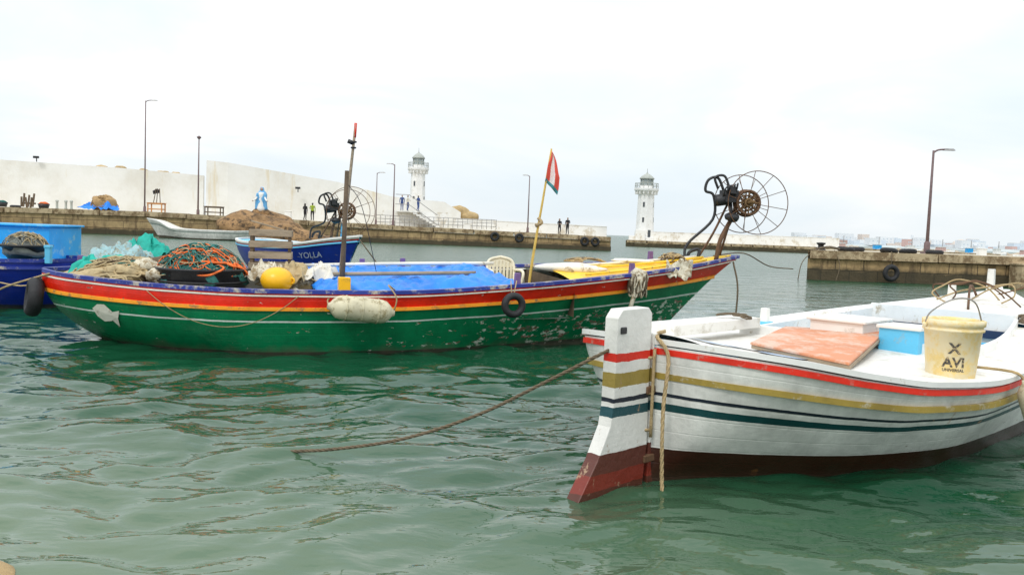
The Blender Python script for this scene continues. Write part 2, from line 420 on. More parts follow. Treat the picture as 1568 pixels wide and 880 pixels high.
vs=[onhull(GB,.80+x*.85,.44+y*1.35-x*.30,-1,.02) for x,y in fish]; cpt=onhull(GB,.80,.44,-1,.022)
b.add(vs+[cpt],[(12,(i+1)%12,i) for i in range(12)]); b.finish('fish_emblem',[CREAM],root)
b=B()
for a,side in ((.4,1),(4.35,1),(5.0,1),(6.0,-1),(8.05,-1),(9.2,1)):
    p=GB.gun(a,side,.03,.1); b.box(p,(.09,.07,.19),0,GB.ang,taper=.85)
p=GB.gun(3.62,-1,.1,.1); b.box(p,(.15,.12,.2),1,GB.ang)
b.finish('mooring_posts',[PURPLE,PLASTIC_Y],root,bevel=.01)
b=B()
b.tube([(-2.43,11.88,.5),(-2.36,11.88,1.7),(-2.25,11.88,3.05)],lambda t:.032-.014*t,0,8,k=4)
b.tube([(-2.29,11.38,.5),(-2.26,11.4,2.37)],lambda t:.038-.01*t,1,8)
for z in (1.1,2.72,2.8): b.torus((-2.43+.18*(z-.5)/2.55,11.88,z),.03,.012,(0,0,1),2,12,5)
b.tube([(-2.27,11.88,2.78),(-2.35,11.86,2.81)],.03,2,6)
b.tube([(-2.26,11.88,2.86),(-2.25,11.88,3.06)],.02,3,6)
b.tube([(-2.25,11.4,2.2),(-2.1,11.7,1.9),(-1.95,12.2,.95)],.006,2,4,k=6)
b.finish('spars',[WOOD,DWOOD,BLACK,REDP],root)
b=B(); b.torus((-6.17,10.93,.57),.185,.075,(-.8,-.55,.12),0,32,10,1.25)
b.finish('tyre_fender',[RUBBER],root)
b=B(); b.torus((.03,11.40,.66),.125,.048,(.36,-.93,.05),0,32,10,1.2)
b.tube([(.03,11.4,.8),(.06,11.55,.98)],.008,1,5); b.tube([(.0,11.4,.8),(-.02,11.58,.98)],.008,1,5)
b.finish('tyre_fender',[RUBBER,ROPE_Y],root)
b=B(); R=Matrix.Rotation(GB.ang+.02,3,'Z')@Matrix.Rotation(math.radians(90+6),3,'Y')
prof=[(0,-.42),(.04,-.42),(.05,-.39),(.09,-.36),(.135,-.31),(.15,-.25),(.155,0),(.15,.25),(.135,.31),(.09,.36),(.05,.39),(.04,.42),(0,.42)]
fc=V((-1.86,10.5,.61)); b.lathe(prof,fc,0,20,R)
for k in (-.2,0,.2): b.torus(fc+R@V((0,0,k)),.155,.006,R@V((0,0,1)),0,24,5)
b.tube([fc+R@V((0,0,-.41)),fc+V((-.42,.1,.12)),GB.gun(3.7,-1,.0,.05)],.01,1,5,k=5)
b.tube([fc+R@V((0,0,.41)),fc+V((.42,.1,.15)),fc+V((.3,.2,.3)),GB.gun(4.25,-1,.0,.05)],.01,1,5,k=5)
b.finish('hull_fender',[FENDER,ROPE_Y],root)
b=B(); cx=GB.W(1.95,-.72,.62)
b.lathe([(0,0.0),(.47,0.0),(.52,.1),(.56,.38),(.585,.385),(.585,.41),(.55,.41),(.5,.12),(0,.1)],cx,0,36)
b.torus(cx+V((0,0,.24)),.553,.012,(0,0,1),0,36,6)
b.squiggle(cx+V((-.02,0,.33)),(.58,.52,.38),.0075,[1,2,2,1,3,2],150,10,3)
b.squiggle(cx+V((.12,-.18,.34)),(.5,.35,.22),.014,[1],26,9,5)
b.ball(cx+V((0,0,.3)),(.5,.46,.27),2,24,12,.25,4)
b.finish('net_tub',[BLACK,NET_O,NET_T,NET_B])
b=B(); c=GB.W(2.85,-1.05,.90); b.ball(c,(.21,.21,.17),0,28,18); b.torus(c+V((.2,-.03,0)),.035,.014,(0,1,0),0,14,6)
b.finish('buoy',[PLASTIC_Y])
b=B(); cc=V((-3.38,11.85,.98)); Rz=Matrix.Rotation(.25,3,'Z')
for sx in (-.25,.25):
    for sy in (-.19,.19): b.box(cc+Rz@V((sx,sy,.3)),(.045,.045,.6),1,.25)
for i in range(4):
    z=.07+i*.15+random.uniform(-.01,.01)
    for sy in (-.222,.222): b.box(cc+Rz@V((0,sy,z)),(.56,.018,.09),0,.25+random.uniform(-.02,.02))
    for sx in (-.283,.283): b.box(cc+Rz@V((sx,0,z)),(.018,.42,.09),0,.25)
b.box(cc+V((0,0,.02)),(.5,.38,.02),1,.25)
b.box(cc+Rz@V((-.05,-.1,.62)),(.45,.12,.02),0,R=Rz@Matrix.Rotation(.25,3,'Y'))
b.finish('wooden_crate',[WOOD,DWOOD],bevel=.004)
b=B(); b.box(GB.W(2.75,-.25,.7),(.9,.7,.5),0,GB.ang); b.finish('fish_box',[CREAM],bevel=.02)
b=B(); c=GB.W(1.05,-.2,.78)
b.ball(c,(.75,.5,.22),0,30,14,.4,3); 
b.squiggle(c+V((0,0,.02)),(.82,.52,.32),.009,[0,1,0,2,0,5],170,9,11)
b.squiggle(c+V((.1,-.35,.0)),(.6,.3,.22),.016,[2,0],34,9,12)
for i,(dx,dy,h,m) in enumerate(((-.28,.1,1.0,4),(.34,-.2,1.0,3),(.1,-.4,.92,0),(.62,-.4,.93,3),(.45,.1,1.05,5))):
    p=c+V((dx,dy,h-.78)); b.ball(p,(.19,.12,.11),m,22,14,.6,7)
b.finish('fishing_net',[NET_B,NET_T,ROPE_Y,SACK,TEAL,DWOOD])
b=B(); c=GB.W(.75,.15,1.05)
b.cloth([c+V((-.35,-.35,-.16)),c+V((.5,-.3,-.1)),c+V((.55,.35,.12)),c+V((-.2,.35,.12))],0,30,22,.14,6,.1,.1)
b.cloth([c+V((.0,.1,.02)),c+V((.62,.15,.12)),c+V((.7,.5,.14)),c+V((.1,.5,.08))],1,26,18,.14,7,.16,.12,seed=4)
b.cloth([c+V((-.3,-.5,-.2)),c+V((.0,-.55,-.2)),c+V((.05,-.2,.02)),c+V((-.25,-.15,.02))],1,16,14,.08,9,.05,.1,seed=8)
b.finish('cloth_heap',[PALE,TEAL],solid=.006)
b=B()
for i in range(6):
    p=GB.W(2.7+random.uniform(0,.8),-.75+random.uniform(-.3,.35),.80+random.uniform(0,.12)); b.ball(p,(random.uniform(.13,.2),random.uniform(.1,.16),random.uniform(.07,.13)),i%3,24,16,.7,6)
b.squiggle(GB.W(3.1,-.7,.82),(.5,.4,.2),.01,[1,0,3],40,9,15)
for i in range(3):
    p=GB.W(2.7+.35*i,-.9,.95); b.cloth([p+V((-.2,-.15,0)),p+V((.2,-.1,.02)),p+V((.22,.2,.1)),p+V((-.18,.2,.08))],i%3,16,12,.1,8,.06,.1,seed=i*3)
b.finish('sack_heap',[SACK,NET_B,CREAM,ROPE_D])
b=B()
def tf(u,v):
    a=3.3+2.85*u; L_=GB.gun(a,-1,.12);R_=GB.gun(a,1,.02); k=v; p=L_*(1-k)+R_*k
    q=V((p.x*2.2,p.y*2.2,1)); w=mnoise.noise(q)*.09+abs(mnoise.noise(q*2.4))*.09+.035*mnoise.noise(q*6)
    ridge=.05*math.sin(math.pi*min(1,v*1.1))
    e=min(v,1-v,u*2,(1-u)*2); dd=-.07*max(0,.08-e)/.08
    return p+V((0,0,.045+w*.9+ridge+dd))
b.grid(tf,90,56,0)
b.finish('tarpaulin',[TARP],solid=.005)
b=B(); b.tube([GB.W(3.25,-.9,.97),GB.W(4.4,-1.0,1.01),GB.W(5.6,-.95,1.04)],.028,0,8,k=5)
b.tube([GB.W(3.3,.1,1.04),GB.W(4.6,.15,1.09),GB.W(6.3,.3,1.13)],.028,1,8,k=5); b.finish('oar',[WOOD,CREAM])
b=B(); cc=V((-.12,13.55,.40)); 
def cp(x,y,z): return cc+Matrix.Rotation(.3,3,'Z')@V((x,y,z))
for sx in (-.22,.22):
    b.tube([cp(sx,-.2,0),cp(sx*.95,-.19,.42)],.022,0,6); b.tube([cp(sx,.22,0),cp(sx*.95,.19,.42),cp(sx*1.02,.26,.66),cp(sx*.8,.29,.78),cp(0,.30,.83)],.02,0,6,k=6)
    b.tube([cp(sx*1.0,-.19,.42),cp(sx*1.15,-.16,.6),cp(sx*1.15,.1,.63),cp(sx*1.0,.25,.62)],.02,0,6,k=5)
b.grid(lambda u,v:cp((u-.5)*.44,(v-.5)*.42,.42-.03*math.sin(math.pi*u)*math.sin(math.pi*v)),8,8,0)
for i in range(7):
    x=-.18+.06*i; b.box(cp(x,.275,.60),(.035,.012,.36-abs(x)*.5),0,.3)
b.grid(lambda u,v:cp((u-.5)*.42*(1-.25*v*v),.275+.03*v,.66+.15*v*(1-.3*(2*u-1)**2)),10,5,0)
b.finish('plastic_chair',[BEIGEPL],solid=.008)
root2=empty('lebanese_flag',(.3,13.3,1)); b=B()
b.tube([(.25,13.3,.6),(.3,13.3,1.2),(.42,13.3,2.1),(.53,13.3,2.95)],lambda t:.026-.012*t,0,7,k=4)
b.tube([(.33,13.28,1.75),(.42,13.25,1.8),(.37,13.3,1.87)],.03,1,6,k=3)
b.finish('flagpole',[M('flagpole_paint',(.68,.46,.1),.6,.3,6,.3,30),ROPE_Y],root2)
FL,nt,bs_=nodes('flag_cloth'); uvn=N(nt,'ShaderNodeUVMap'); sp=N(nt,'ShaderNodeSeparateXYZ'); nt.links.new(uvn.outputs[0],sp.inputs[0])
rr=ramp(nt,sp.outputs[0],[(0,(.82,.10,.07)),(.28,(.88,.80,.74)),(.64,(.82,.10,.07))],'CONSTANT')
nn=noise(nt,5,5,.6); r3=ramp(nt,nn.outputs[0],[(.3,.85),(.7,1.0)]); o=mix(nt,1.0,rr.outputs[0],r3.outputs[0],'MULTIPLY')
rg=ramp(nt,sp.outputs[1],[(0,0.0),(.90,1.0)],'CONSTANT'); o=mix(nt,rg.outputs[0],o,(.05,.24,.26)); nt.links.new(o,bs_.inputs['Base Color']); bs_.inputs['Roughness'].default_value=.85
b=B()
def ff(u,v):
    w=.02+.18*min(1,v*1.7)**.9
    x=.535-.09*v+u*w+.008*math.sin(v*9); z=2.92-.47*v-.17*u*v-.04*u; y=13.27-.03*math.sin(u*9+v*3)*(.3+v)
    return V((x,y,z))
b.grid(ff,24,24,0); b.finish('flag',[FL],root2,solid=.003)

def hauler(name,base,wc,sc=1,ringr=.55,yaw=0.25,eng=(-.32,.0,.1)):
    rt=empty(name,base); b=B(); base=V(base); wc=V(wc)
    nrm=V((math.sin(yaw)*.6,-1,.05)).normalized(); ax=nrm.cross(V((0,0,1))).normalized(); up=ax.cross(nrm)
    hub=wc
    b.tube([base,base+V((.06,0,.35))*sc,hub+V((-.22,.1,-.25))*sc,hub+V((-.15,.08,0))*sc],.038*sc,0,8,k=5)
    b.tube([base+V((-.3,.1,0))*sc,base+V((-.05,.1,.45))*sc,hub+V((-.3,.1,0))*sc],.02*sc,0,6,k=4)
    b.tube([base+V((.1,.25,0))*sc,hub+V((-.2,.15,-.15))*sc],.02*sc,0,6)
    e=hub+V(eng)*sc
    b.box(e,(.24*sc,.22*sc,.2*sc),1,.3); b.box(e+V((.02,-.12,.1))*sc,(.14*sc,.1*sc,.12*sc),1,.5)
    b.lathe([(0,-.14*sc),(.09*sc,-.14*sc),(.1*sc,-.1*sc),(.1*sc,.1*sc),(.06*sc,.14*sc),(0,.14*sc)],e+V((-.1,-.02,-.06))*sc,1,14,Matrix.Rotation(1.4,3,'Y'))
    b.ball(e+V((.05,-.05,-.36))*sc,(.12*sc,.1*sc,.08*sc),1,12,8,.3,8); b.tube([e+V((.03,0,-.1))*sc,e+V((.05,-.05,-.36))*sc],.03*sc,1,6)
    for k in range(5): b.tube([e+V((-.12+.05*k,-.11,.0))*sc,e+V((-.1+.05*k,-.16,.12+.02*k))*sc,e+V((-.02+.03*k,-.1,.18))*sc],.014*sc,1,5,k=4)
    for off,R_ in ((-.07,.215),(.05,.2)):
        c=hub+nrm*off*sc
        b.torus(c,R_*sc,.022*sc,nrm,0,30,7); b.torus(c,R_*.62*sc,.012*sc,nrm,0,24,6); b.torus(c,.06*sc,.022*sc,nrm,2,16,6)
        for k in range(8):
            a=2*math.pi*k/8; d=ax*math.cos(a)+up*math.sin(a); b.tube([c+d*.05*sc,c+d*R_*sc],.013*sc,2,5)
    for k in range(16):
        a=2*math.pi*k/16; d=ax*math.cos(a)+up*math.sin(a); b.tube([hub-nrm*.08*sc+d*.19*sc,hub+nrm*.06*sc+d*.18*sc],.014*sc,2,5)
    b.tube([hub-nrm*.2*sc,hub+nrm*.25*sc],.03*sc,2,8)
    rc=hub+V((.10,0,0))*sc
    for off,R_,dx in ((.12,ringr,.03),(-.2,ringr*.93,-.12)):
        c=rc+nrm*off*sc+V((dx,0,0))
        b.torus(c,R_*sc,.008*sc,nrm,3,48,5)
        for k in range(10):
            a=2*math.pi*(k+.3)/10; d=ax*math.cos(a)+up*math.sin(a); b.tube([hub+nrm*off*.5*sc+d*.05*sc,c+d*R_*sc],.0055*sc,3,4)
    b.tube([e+V((-.08,0,.06))*sc,e+V((-.2,0,.3))*sc,e+V((-.36,0,.26))*sc,e+V((-.4,0,.08))*sc,e+V((-.26,0,-.0))*sc,e+V((-.25,.02,-.4))*sc,base+V((-.5,0,.25))*sc,base+V((-.55,-.05,-.02))*sc],.024*sc,1,7,k=6)
    b.tube([e+V((.0,-.05,.1))*sc,e+V((-.1,-.05,.33))*sc,e+V((-.26,-.05,.3))*sc,e+V((-.2,-.04,.12))*sc],.022*sc,1,7,k=6)
    b.tube([base+V((-.5,0,.0))*sc,base+V((-.45,0,.12))*sc,base+V((-.3,0,.16))*sc,base+V((-.32,-.02,-.02))*sc],.03*sc,1,7,k=5)
    b.finish('winch_mechanism',[RUST,BLACK,M(name+'_ochre_steel',(.20,.12,.05),.7,.4,9,.5,50,metal=.2),RUST],rt)
    return rt
hauler('net_hauler',(3.45,14.45,1.3),(3.93,14.45,2.28),1.0,.53)
b=B(); p=GB.gun(8.15,-1,0,.0)
b.squiggle(p+V((0,-.06,-.32)),(.14,.1,.34),.012,[0,1],40,9,21,mound=False); b.ball(p+V((0,-.03,-.02)),(.15,.12,.13),0,16,10,.4,6)
b.tube([p+V((0,-.08,-.1)),p+V((-.06,-.1,-.35)),p+V((-.1,-.08,-.5))],.035,0,7,k=3); b.finish('rope_bundle',[SACK,ROPE_D])
b=B(); p=GB.gun(9.05,-1,0,.02)
b.cloth([p+V((-.2,-.02,.08)),p+V((.22,.06,.1)),p+V((.22,-.06,-.2)),p+V((-.18,-.14,-.16))],0,16,12,.09,8); b.finish('rag',[SACK],solid=.01)
b=B(); b.ball(GB.W(7.3,-.55,1.12),(.52,.1,.075),0,26,12,.3,5); b.ball(GB.W(8.5,-.1,1.24),(.35,.1,.04),0,20,10,.3,5); b.finish('canvas_roll',[CREAM])
b=B(); b.squiggle(GB.W(9.3,-.15,1.25),(.25,.2,.14),.014,[0,1],30,9,33); b.squiggle(GB.W(7.9,.25,1.2),(.35,.2,.06),.012,[0,1],16,9,34)
b.tube([GB.W(10.2,0,1.36),GB.W(10.9,.1,1.42),GB.W(11.6,.3,1.2),GB.W(12.3,.5,1.15)],.011,0,5,k=5); b.finish('rope_coil',[ROPE_D,ROPE_Y])
b=B()
b.tube([GB.gun(10.55,-1,0,-.05),(3.86,14.5,.8),(3.80,14.4,.0),(3.78,14.4,-.3)],.016,0,5,k=5)
b.finish('bow_line',[ROPE_D])
b=B()
b.tube([GB.gun(.15,-1,0,.02),(-6.7,11.2,.66),(-7.6,11.9,.36),(-9.5,13.5,.1)],.014,0,5,k=6)
b.tube([GB.gun(.1,1,0,.0),(-7.0,12.2,.6),(-8.6,14.0,.5)],.012,0,5,k=6)
b.finish('stern_line',[ROPE_Y])
b=B(); pts=[]
for i in range(15):
    t=i/14; a=1.3+1.75*t; sag=.40*4*t*(1-t); zz=GB.z(a/GB.L)-.1-sag; pts.append(onhull(GB,a,zz,-1,.03))
b.tube(pts,.005,0,4,k=3); b.finish('hanging_cord',[ROPE_Y])

# ================================================================ WHITE BOAT
WB=Boat((.96,5.75),math.radians(45),8.0,[0,.012,.0375,.11,.175,.3,.5,.69,.875,1],
  [0]*10,[.06,.5,.82,1.17,1.38,1.55,1.5,1.2,.6,.03],[.92,.905,.87,.76,.69,.65,.70,.80,.94,1.08],
  [0,.03,.06,.145,.3,.54,.75,.93,1],[.03,.14,.3,.74,1.19,1.31,.95,.3,.02],
  lambda v:-.02+.02*v, lambda v:8.0-.5*v**1.2,0,.5)
wh=(.85,.84,.79)
wst=[(0,wh),(.34,(.012,.018,.035)),(.365,wh),(.415,(.004,.06,.065)),(.47,wh),(.76,(.060,.016,.009)),(1.05,(.03,.014,.010))]
WH=stripes('white_boat_hull_paint',wst,.3,peel=(.35,.75,.765,(.45,.16,.05),(.5,.3,.15),(0,2)),planks=8,grime=(.05,.03,.018),rust=.68)
DECKW=M('white_deck_paint',(.82,.80,.75),.5,.08,2,.25,14,dirt=(.6,.56,.48),dirt_amt=.37)
GREYD=M('grey_blue_thwart_and_shadow',(.44,.54,.68),.5,.12,2,.25,14)  # thwart paint, also the tone of the shadow painted on the deck
INB=M('light_blue_interior',(.35,.65,.76),.5,.12,2,.3,14)
NAVY=M('navy_paint',(.01,.03,.08),.4,.2,4,.2,20)
root=empty('white_fishing_boat',(3,8,.4))
b=B(); WB.hull(b,0,1,.6); b.finish('hull',[WH,INB],root)
b=B(); WB.rail(b,0,0,.12,.04,.03,dz=.028); WB.rail(b,1,.035,.06,.042,.02,dz=-.005); WB.rail(b,2,.22,.06,.042,.035)
b.finish('gunwale_and_strakes',[WHITE,REDP,OCHRE],root,bevel=.008)
b=B()
WB.deck(b,.1,3.0,0,.02,.07,.06,40,20)
WB.deck(b,3.0,5.6,0,.02,.07,0,30,3,-1,-.70); WB.deck(b,3.0,5.6,0,.02,.07,0,30,3,.70,1)
WB.deck(b,5.6,7.9,0,.02,.07,.08,24,14)
WB.floor(b,3.0,5.6,1,.28,.85)
def shade_stripe(x,y):
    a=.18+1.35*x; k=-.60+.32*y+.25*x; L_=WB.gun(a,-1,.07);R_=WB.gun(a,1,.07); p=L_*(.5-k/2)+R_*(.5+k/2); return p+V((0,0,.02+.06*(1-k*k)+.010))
b.grid(shade_stripe,40,8,2)  # shadow stripe painted as a grey-blue wedge just above the white deck
for side in (-1,1):
    pts=[]
    for i in range(14):
        a=3.0+2.6*i/13; L_=WB.gun(a,-1,.07);R_=WB.gun(a,1,.07);k=.70*side; pts.append(L_*(.5-k/2)+R_*(.5+k/2)+V((0,0,-.03)))
    vs=[];
    for p in pts:
        for o,z in ((.02,-.25),(.02,.13),(-.02,.13),(-.02,-.25)): q=p+WB.n*o+V((0,0,z)); vs.append(q)
    fs=[(i*4+j,i*4+(j+1)%4,(i+1)*4+(j+1)%4,(i+1)*4+j) for i in range(13) for j in range(4)]+[(0,1,2,3),(52,53,54,55)]
    b.add(vs,fs,3)
for a in (3.0,5.6):
    L_=WB.gun(a,-1,.07);R_=WB.gun(a,1,.07); k=.71; p=L_*(.5-k/2)+R_*(.5+k/2);q=L_*(.5+k/2)+R_*(.5-k/2); mid=(p+q)/2
    b.box(mid+V((0,0,-.06)),(.04,(p-q).length,.42),3,WB.ang)
b.box(WB.W(5.55,0,.72),(.03,1.7,.09),4,WB.ang); b.box(WB.W(5.5,0,.55),(.03,1.7,.16),1,WB.ang)
b.box(WB.W(4.2,0,.60),(.28,2.1,.05),0,WB.ang); b.box(WB.W(5.0,0,.62),(.28,1.9,.05),2,WB.ang)
b.box(WB.W(3.05,-.56,.76),(.34,.34,.34),1,WB.ang); b.box(WB.W(3.05,-.56,.94),(.38,.38,.03),0,WB.ang)
b.box(WB.W(3.22,.02,.83),(.60,.5,.2),0,WB.ang); b.box(WB.W(3.22,.02,.945),(.66,.56,.025),0,WB.ang)
b.box(WB.W(2.2,.95,.84),(1.5,.3,.1),0,WB.ang)
b.tube([WB.W(3.42,-.82,.74),WB.W(3.72,-.45,.76)],.08,5,14)
for a,t,h in ((7.75,.1,.35),(7.2,.40,.22),(4.0,1.32,.2)):
    p=WB.W(a,t,WB.z(a/8)+h/2); b.box(p,(.09,.09,h),0,WB.ang,taper=.85)
b.box(WB.W(4.0,1.32,WB.z(.5)+.02),(.14,.14,.06),1,WB.ang)
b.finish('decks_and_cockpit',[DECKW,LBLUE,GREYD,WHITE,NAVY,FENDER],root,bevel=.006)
Mr,nt,bs_=nodes('rudder_paint'); tc=N(nt,'ShaderNodeTexCoord'); sp=N(nt,'ShaderNodeSeparateXYZ'); nt.links.new(tc.outputs['Object'],sp.inputs[0])
nw=noise(nt,6,6,.6); ma=N(nt,'ShaderNodeMath',operation='MULTIPLY_ADD'); ma.inputs[1].default_value=.03; nt.links.new(nw.outputs[0],ma.inputs[0]); nt.links.new(sp.outputs[2],ma.inputs[2])
off=N(nt,'ShaderNodeMath',operation='ADD'); nt.links.new(ma.outputs[0],off.inputs[0]); off.inputs[1].default_value=.5-.015
dv=N(nt,'ShaderNodeMath',operation='DIVIDE'); nt.links.new(off.outputs[0],dv.inputs[0]); dv.inputs[1].default_value=2.0
def zz(z): return (z+.5)/2
Wc=(.83,.81,.76)
rr=ramp(nt,dv.outputs[0],[(0,(.10,.025,.012)),(zz(.02),(.22,.026,.012)),(zz(.12),(.12,.03,.018)),(zz(.25),Wc),(zz(.47),(.006,.07,.085)),(zz(.535),Wc),(zz(.565),(.01,.015,.03)),(zz(.60),Wc),(zz(.67),(.36,.26,.055)),(zz(.76),Wc),(zz(.83),(.76,.025,.01)),(zz(.89),Wc)],'CONSTANT')
nn=noise(nt,7,9,.72,stretch=(1,1,.5)); pk=ramp(nt,nn.outputs[0],[(.60,0.0),(.62,1.0)]); o=mix(nt,pk.outputs[0],rr.outputs[0],(.40,.26,.16)); n5=noise(nt,2.5,6,.6); r5=ramp(nt,n5.outputs[0],[(.3,.78),(.7,1.03)]); o=mix(nt,1.0,o,r5.outputs[0],'MULTIPLY')
nt.links.new(o,bs_.inputs['Base Color']); bs_.inputs['Roughness'].default_value=.4; nb=noise(nt,14,8,.65); bump(nt,bs_,nb.outputs[0],.5,.015)
b=B(); out=[(-.07,1.14),(-.11,1.18),(-.39,1.175),(-.44,1.12),(-.447,.55),(-.47,.42),(-.58,.22),(-.755,-.02),(-.88,-.25),(-.88,-.45),(-.08,-.45),(-.09,.0),(-.06,.25),(-.07,.6)]
th=.052; vs=[WB.W(s_,-th,z) for s_,z in out]+[WB.W(s_,th,z) for s_,z in out]; n_=len(out)
fs=[tuple(range(n_))[::-1],tuple(range(n_,2*n_))]+[(i,(i+1)%n_,n_+(i+1)%n_,n_+i) for i in range(n_)]
b.add(vs,fs,0)
b.box(WB.W(-.38,-.056,1.04),(.06,.012,.045),1,WB.ang)
for z in (.15,.62): b.box(WB.W(-.02,0,z),(.16,.13,.05),2,WB.ang)
b.finish('rudder',[Mr,BLACK,RUST],root,bevel=.012)
b=B()
pp=[(.02,1.0),(-.03,1.0),(-.03,-.4),(.05,-.4)]
vs=[WB.W(s_,-.045,z) for s_,z in pp]+[WB.W(s_,.045,z) for s_,z in pp]; b.add(vs,BOXF,0)
b.finish('sternpost',[Mr],root,bevel=.008)
b=B(); q=[(1.92,6.75),(2.68,8.25),(3.5,7.9),(2.42,6.0)]; zt=[.82,.81,.83,.79]
lo=[(x,y,z) for (x,y),z in zip(q,zt)]; hi=[(x,y,z+.02) for (x,y),z in zip(q,zt)]
b.add(lo+hi,BOXF,0); b.add([V(p)+V((.01,0,-.03)) for p in lo]+[V(p)+V((.01,0,-.002)) for p in lo],BOXF,1)
b.finish('plywood_board',[PLY,WOOD],bevel=.004)
rt=empty('plastic_bucket',(3.36,6.4,.7)); b=B(); bc=V((3.36,6.42,.672)); BK=M('old_yellow_plastic',(.84,.63,.25),.45,.15,4,.2,20,dirt=(.82,.70,.45),dirt_amt=.46)
b.lathe([(0,.0),(.165,0),(.17,.01),(.2,.36),(.213,.36),(.215,.375),(.204,.38),(.205,.40),(.218,.40),(.22,.44),(.205,.445),(.198,.43),(.165,.03),(0,.02)],bc,0,40)
b.tube([bc+V((-.22,0,.40)),bc+V((-.2,-.05,.5)),bc+V((-.05,-.08,.60)),bc+V((.12,-.05,.58)),bc+V((.22,0,.41))],.006,1,5,k=6)
for sx in (-1,1): b.ball(bc+V((.218*sx,0,.40)),.02,0,8,6)
b.finish('bucket_body',[BK,STEEL],rt)
INK=M('faded_black_ink',(.05,.045,.04),.5,.4,20,.1,20,dirt=(.5,.38,.2),dirt_amt=.40)
def wraptext(txt,size,zc,base,ang0,parent,name):
    cu=bpy.data.curves.new('t','FONT'); cu.body=txt; cu.size=size; cu.align_x='CENTER'; cu.offset=size*.03; to=bpy.data.objects.new('t',cu); COL.objects.link(to)
    dg=bpy.context.evaluated_depsgraph_get(); me=bpy.data.meshes.new_from_object(to.evaluated_get(dg)); bpy.data.objects.remove(to)
    for v in me.vertices:
        z=zc+v.co.y; r=.1695+.03*z/.36+.0022; a=ang0+v.co.x/r; v.co=base+V((r*math.cos(a),r*math.sin(a),z))
    me.materials.clear(); me.materials.append(INK); ob=bpy.data.objects.new(name,me); COL.objects.link(ob); ob.parent=parent; ob.matrix_parent_inverse=Matrix.Translation(parent.location).inverted()
wraptext('AVI',.10,.10,bc,-1.95,rt,'print_large'); wraptext('UNIVERSAL',.03,.065,bc,-1.95,rt,'print_small'); wraptext('X',.11,.20,bc,-1.95,rt,'print_emblem')
b=B()
rnd=random.Random(3)
for i in range(6):
    c=WB.W(7.0+rnd.uniform(-.4,.5),-.1+rnd.uniform(-.3,.3),.95); pts=[]
    a0=rnd.uniform(0,6)
    for k in range(6): pts.append(c+V((.5*math.cos(a0+k*.7)*rnd.uniform(.5,1),.3*math.sin(a0+k*.5),.24*math.sin(k*.65)+rnd.uniform(0,.08))))
    b.tube(pts,.010,i%2,5,k=6)
b.tube([WB.W(5.9,-.2,.85),WB.W(6.6,.0,1.2),WB.W(7.3,.1,.98)],.016,0,6,k=5)
b.finish('grapnel_anchor_tangle',[RUST,ROPE_Y])
b=B(); b.squiggle(WB.W(2.6,.9,.90),(.2,.15,.04),.008,[0],8,9,44); b.squiggle(WB.W(5.9,-.9,.88),(.3,.2,.08),.012,[0],14,9,45); b.finish('rope_coil',[ROPE_D])
b=B(); fc=V((4.02,6.35,.37)); R=Matrix.Rotation(math.radians(-22),3,'Y')
b.lathe([(r*.6,z*.8) for r,z in prof],fc,0,18,R); b.tube([fc+R@V((0,0,.33)),(3.88,6.5,.72),(3.6,6.75,.72)],.012,1,5,k=4); b.finish('hull_fender',[FENDER,ROPE_Y],root)
def twisted(b,path,r,mi,k=14,turn=9.0):
    P=smooth_path(path,k)
    for ph in (0,2.09,4.19):
        pts=[];L=0
        for i,p in enumerate(P):
            if i: L+=(P[i]-P[i-1]).length
            t=(P[min(i+1,len(P)-1)]-P[max(i-1,0)]).normalized(); up=V((0,0,1)) if abs(t.z)<.9 else V((1,0,0)); s1=t.cross(up).normalized(); s2=t.cross(s1)
            a=ph+L*turn/ r*.06; pts.append(p+(s1*math.cos(a)+s2*math.sin(a))*r*.5)
        b.tube(pts,r*.62,mi,5)
b=B(); tie=WB.W(-.46,.02,.90)
rp=[WB.W(.15,.35,.93),WB.W(-.1,.1,.93),tie,V((.25,5.5,.68)),V((-.2,5.6,.42)),V((-.7,5.72,.21)),V((-1.2,5.83,.09)),V((-1.6,5.95,.02)),V((-2.0,6.05,-.08))]
twisted(b,rp,.0115,0,40); b.finish('mooring_rope',[ROPE_D])
b=B(); s0=WB.W(.0,-.05,.95)
twisted(b,[WB.W(.3,.1,.98),s0+V((0,0,.03)),s0+V((.06,-.12,-.1)),V((1.02,5.5,.5)),V((1.03,5.45,.0)),V((1.05,5.3,-.3))],.013,0,30)
for z in (.35,.6,.84): b.torus(WB.W(-.05,0,z),.062,.011,(0,0,1),0,14,5)
b.tube([WB.W(-.05,-.07,.9),WB.W(-.06,-.075,.6),WB.W(-.05,-.07,.3)],.012,0,5,k=3)
b.finish('mooring_rope',[ROPE_Y])

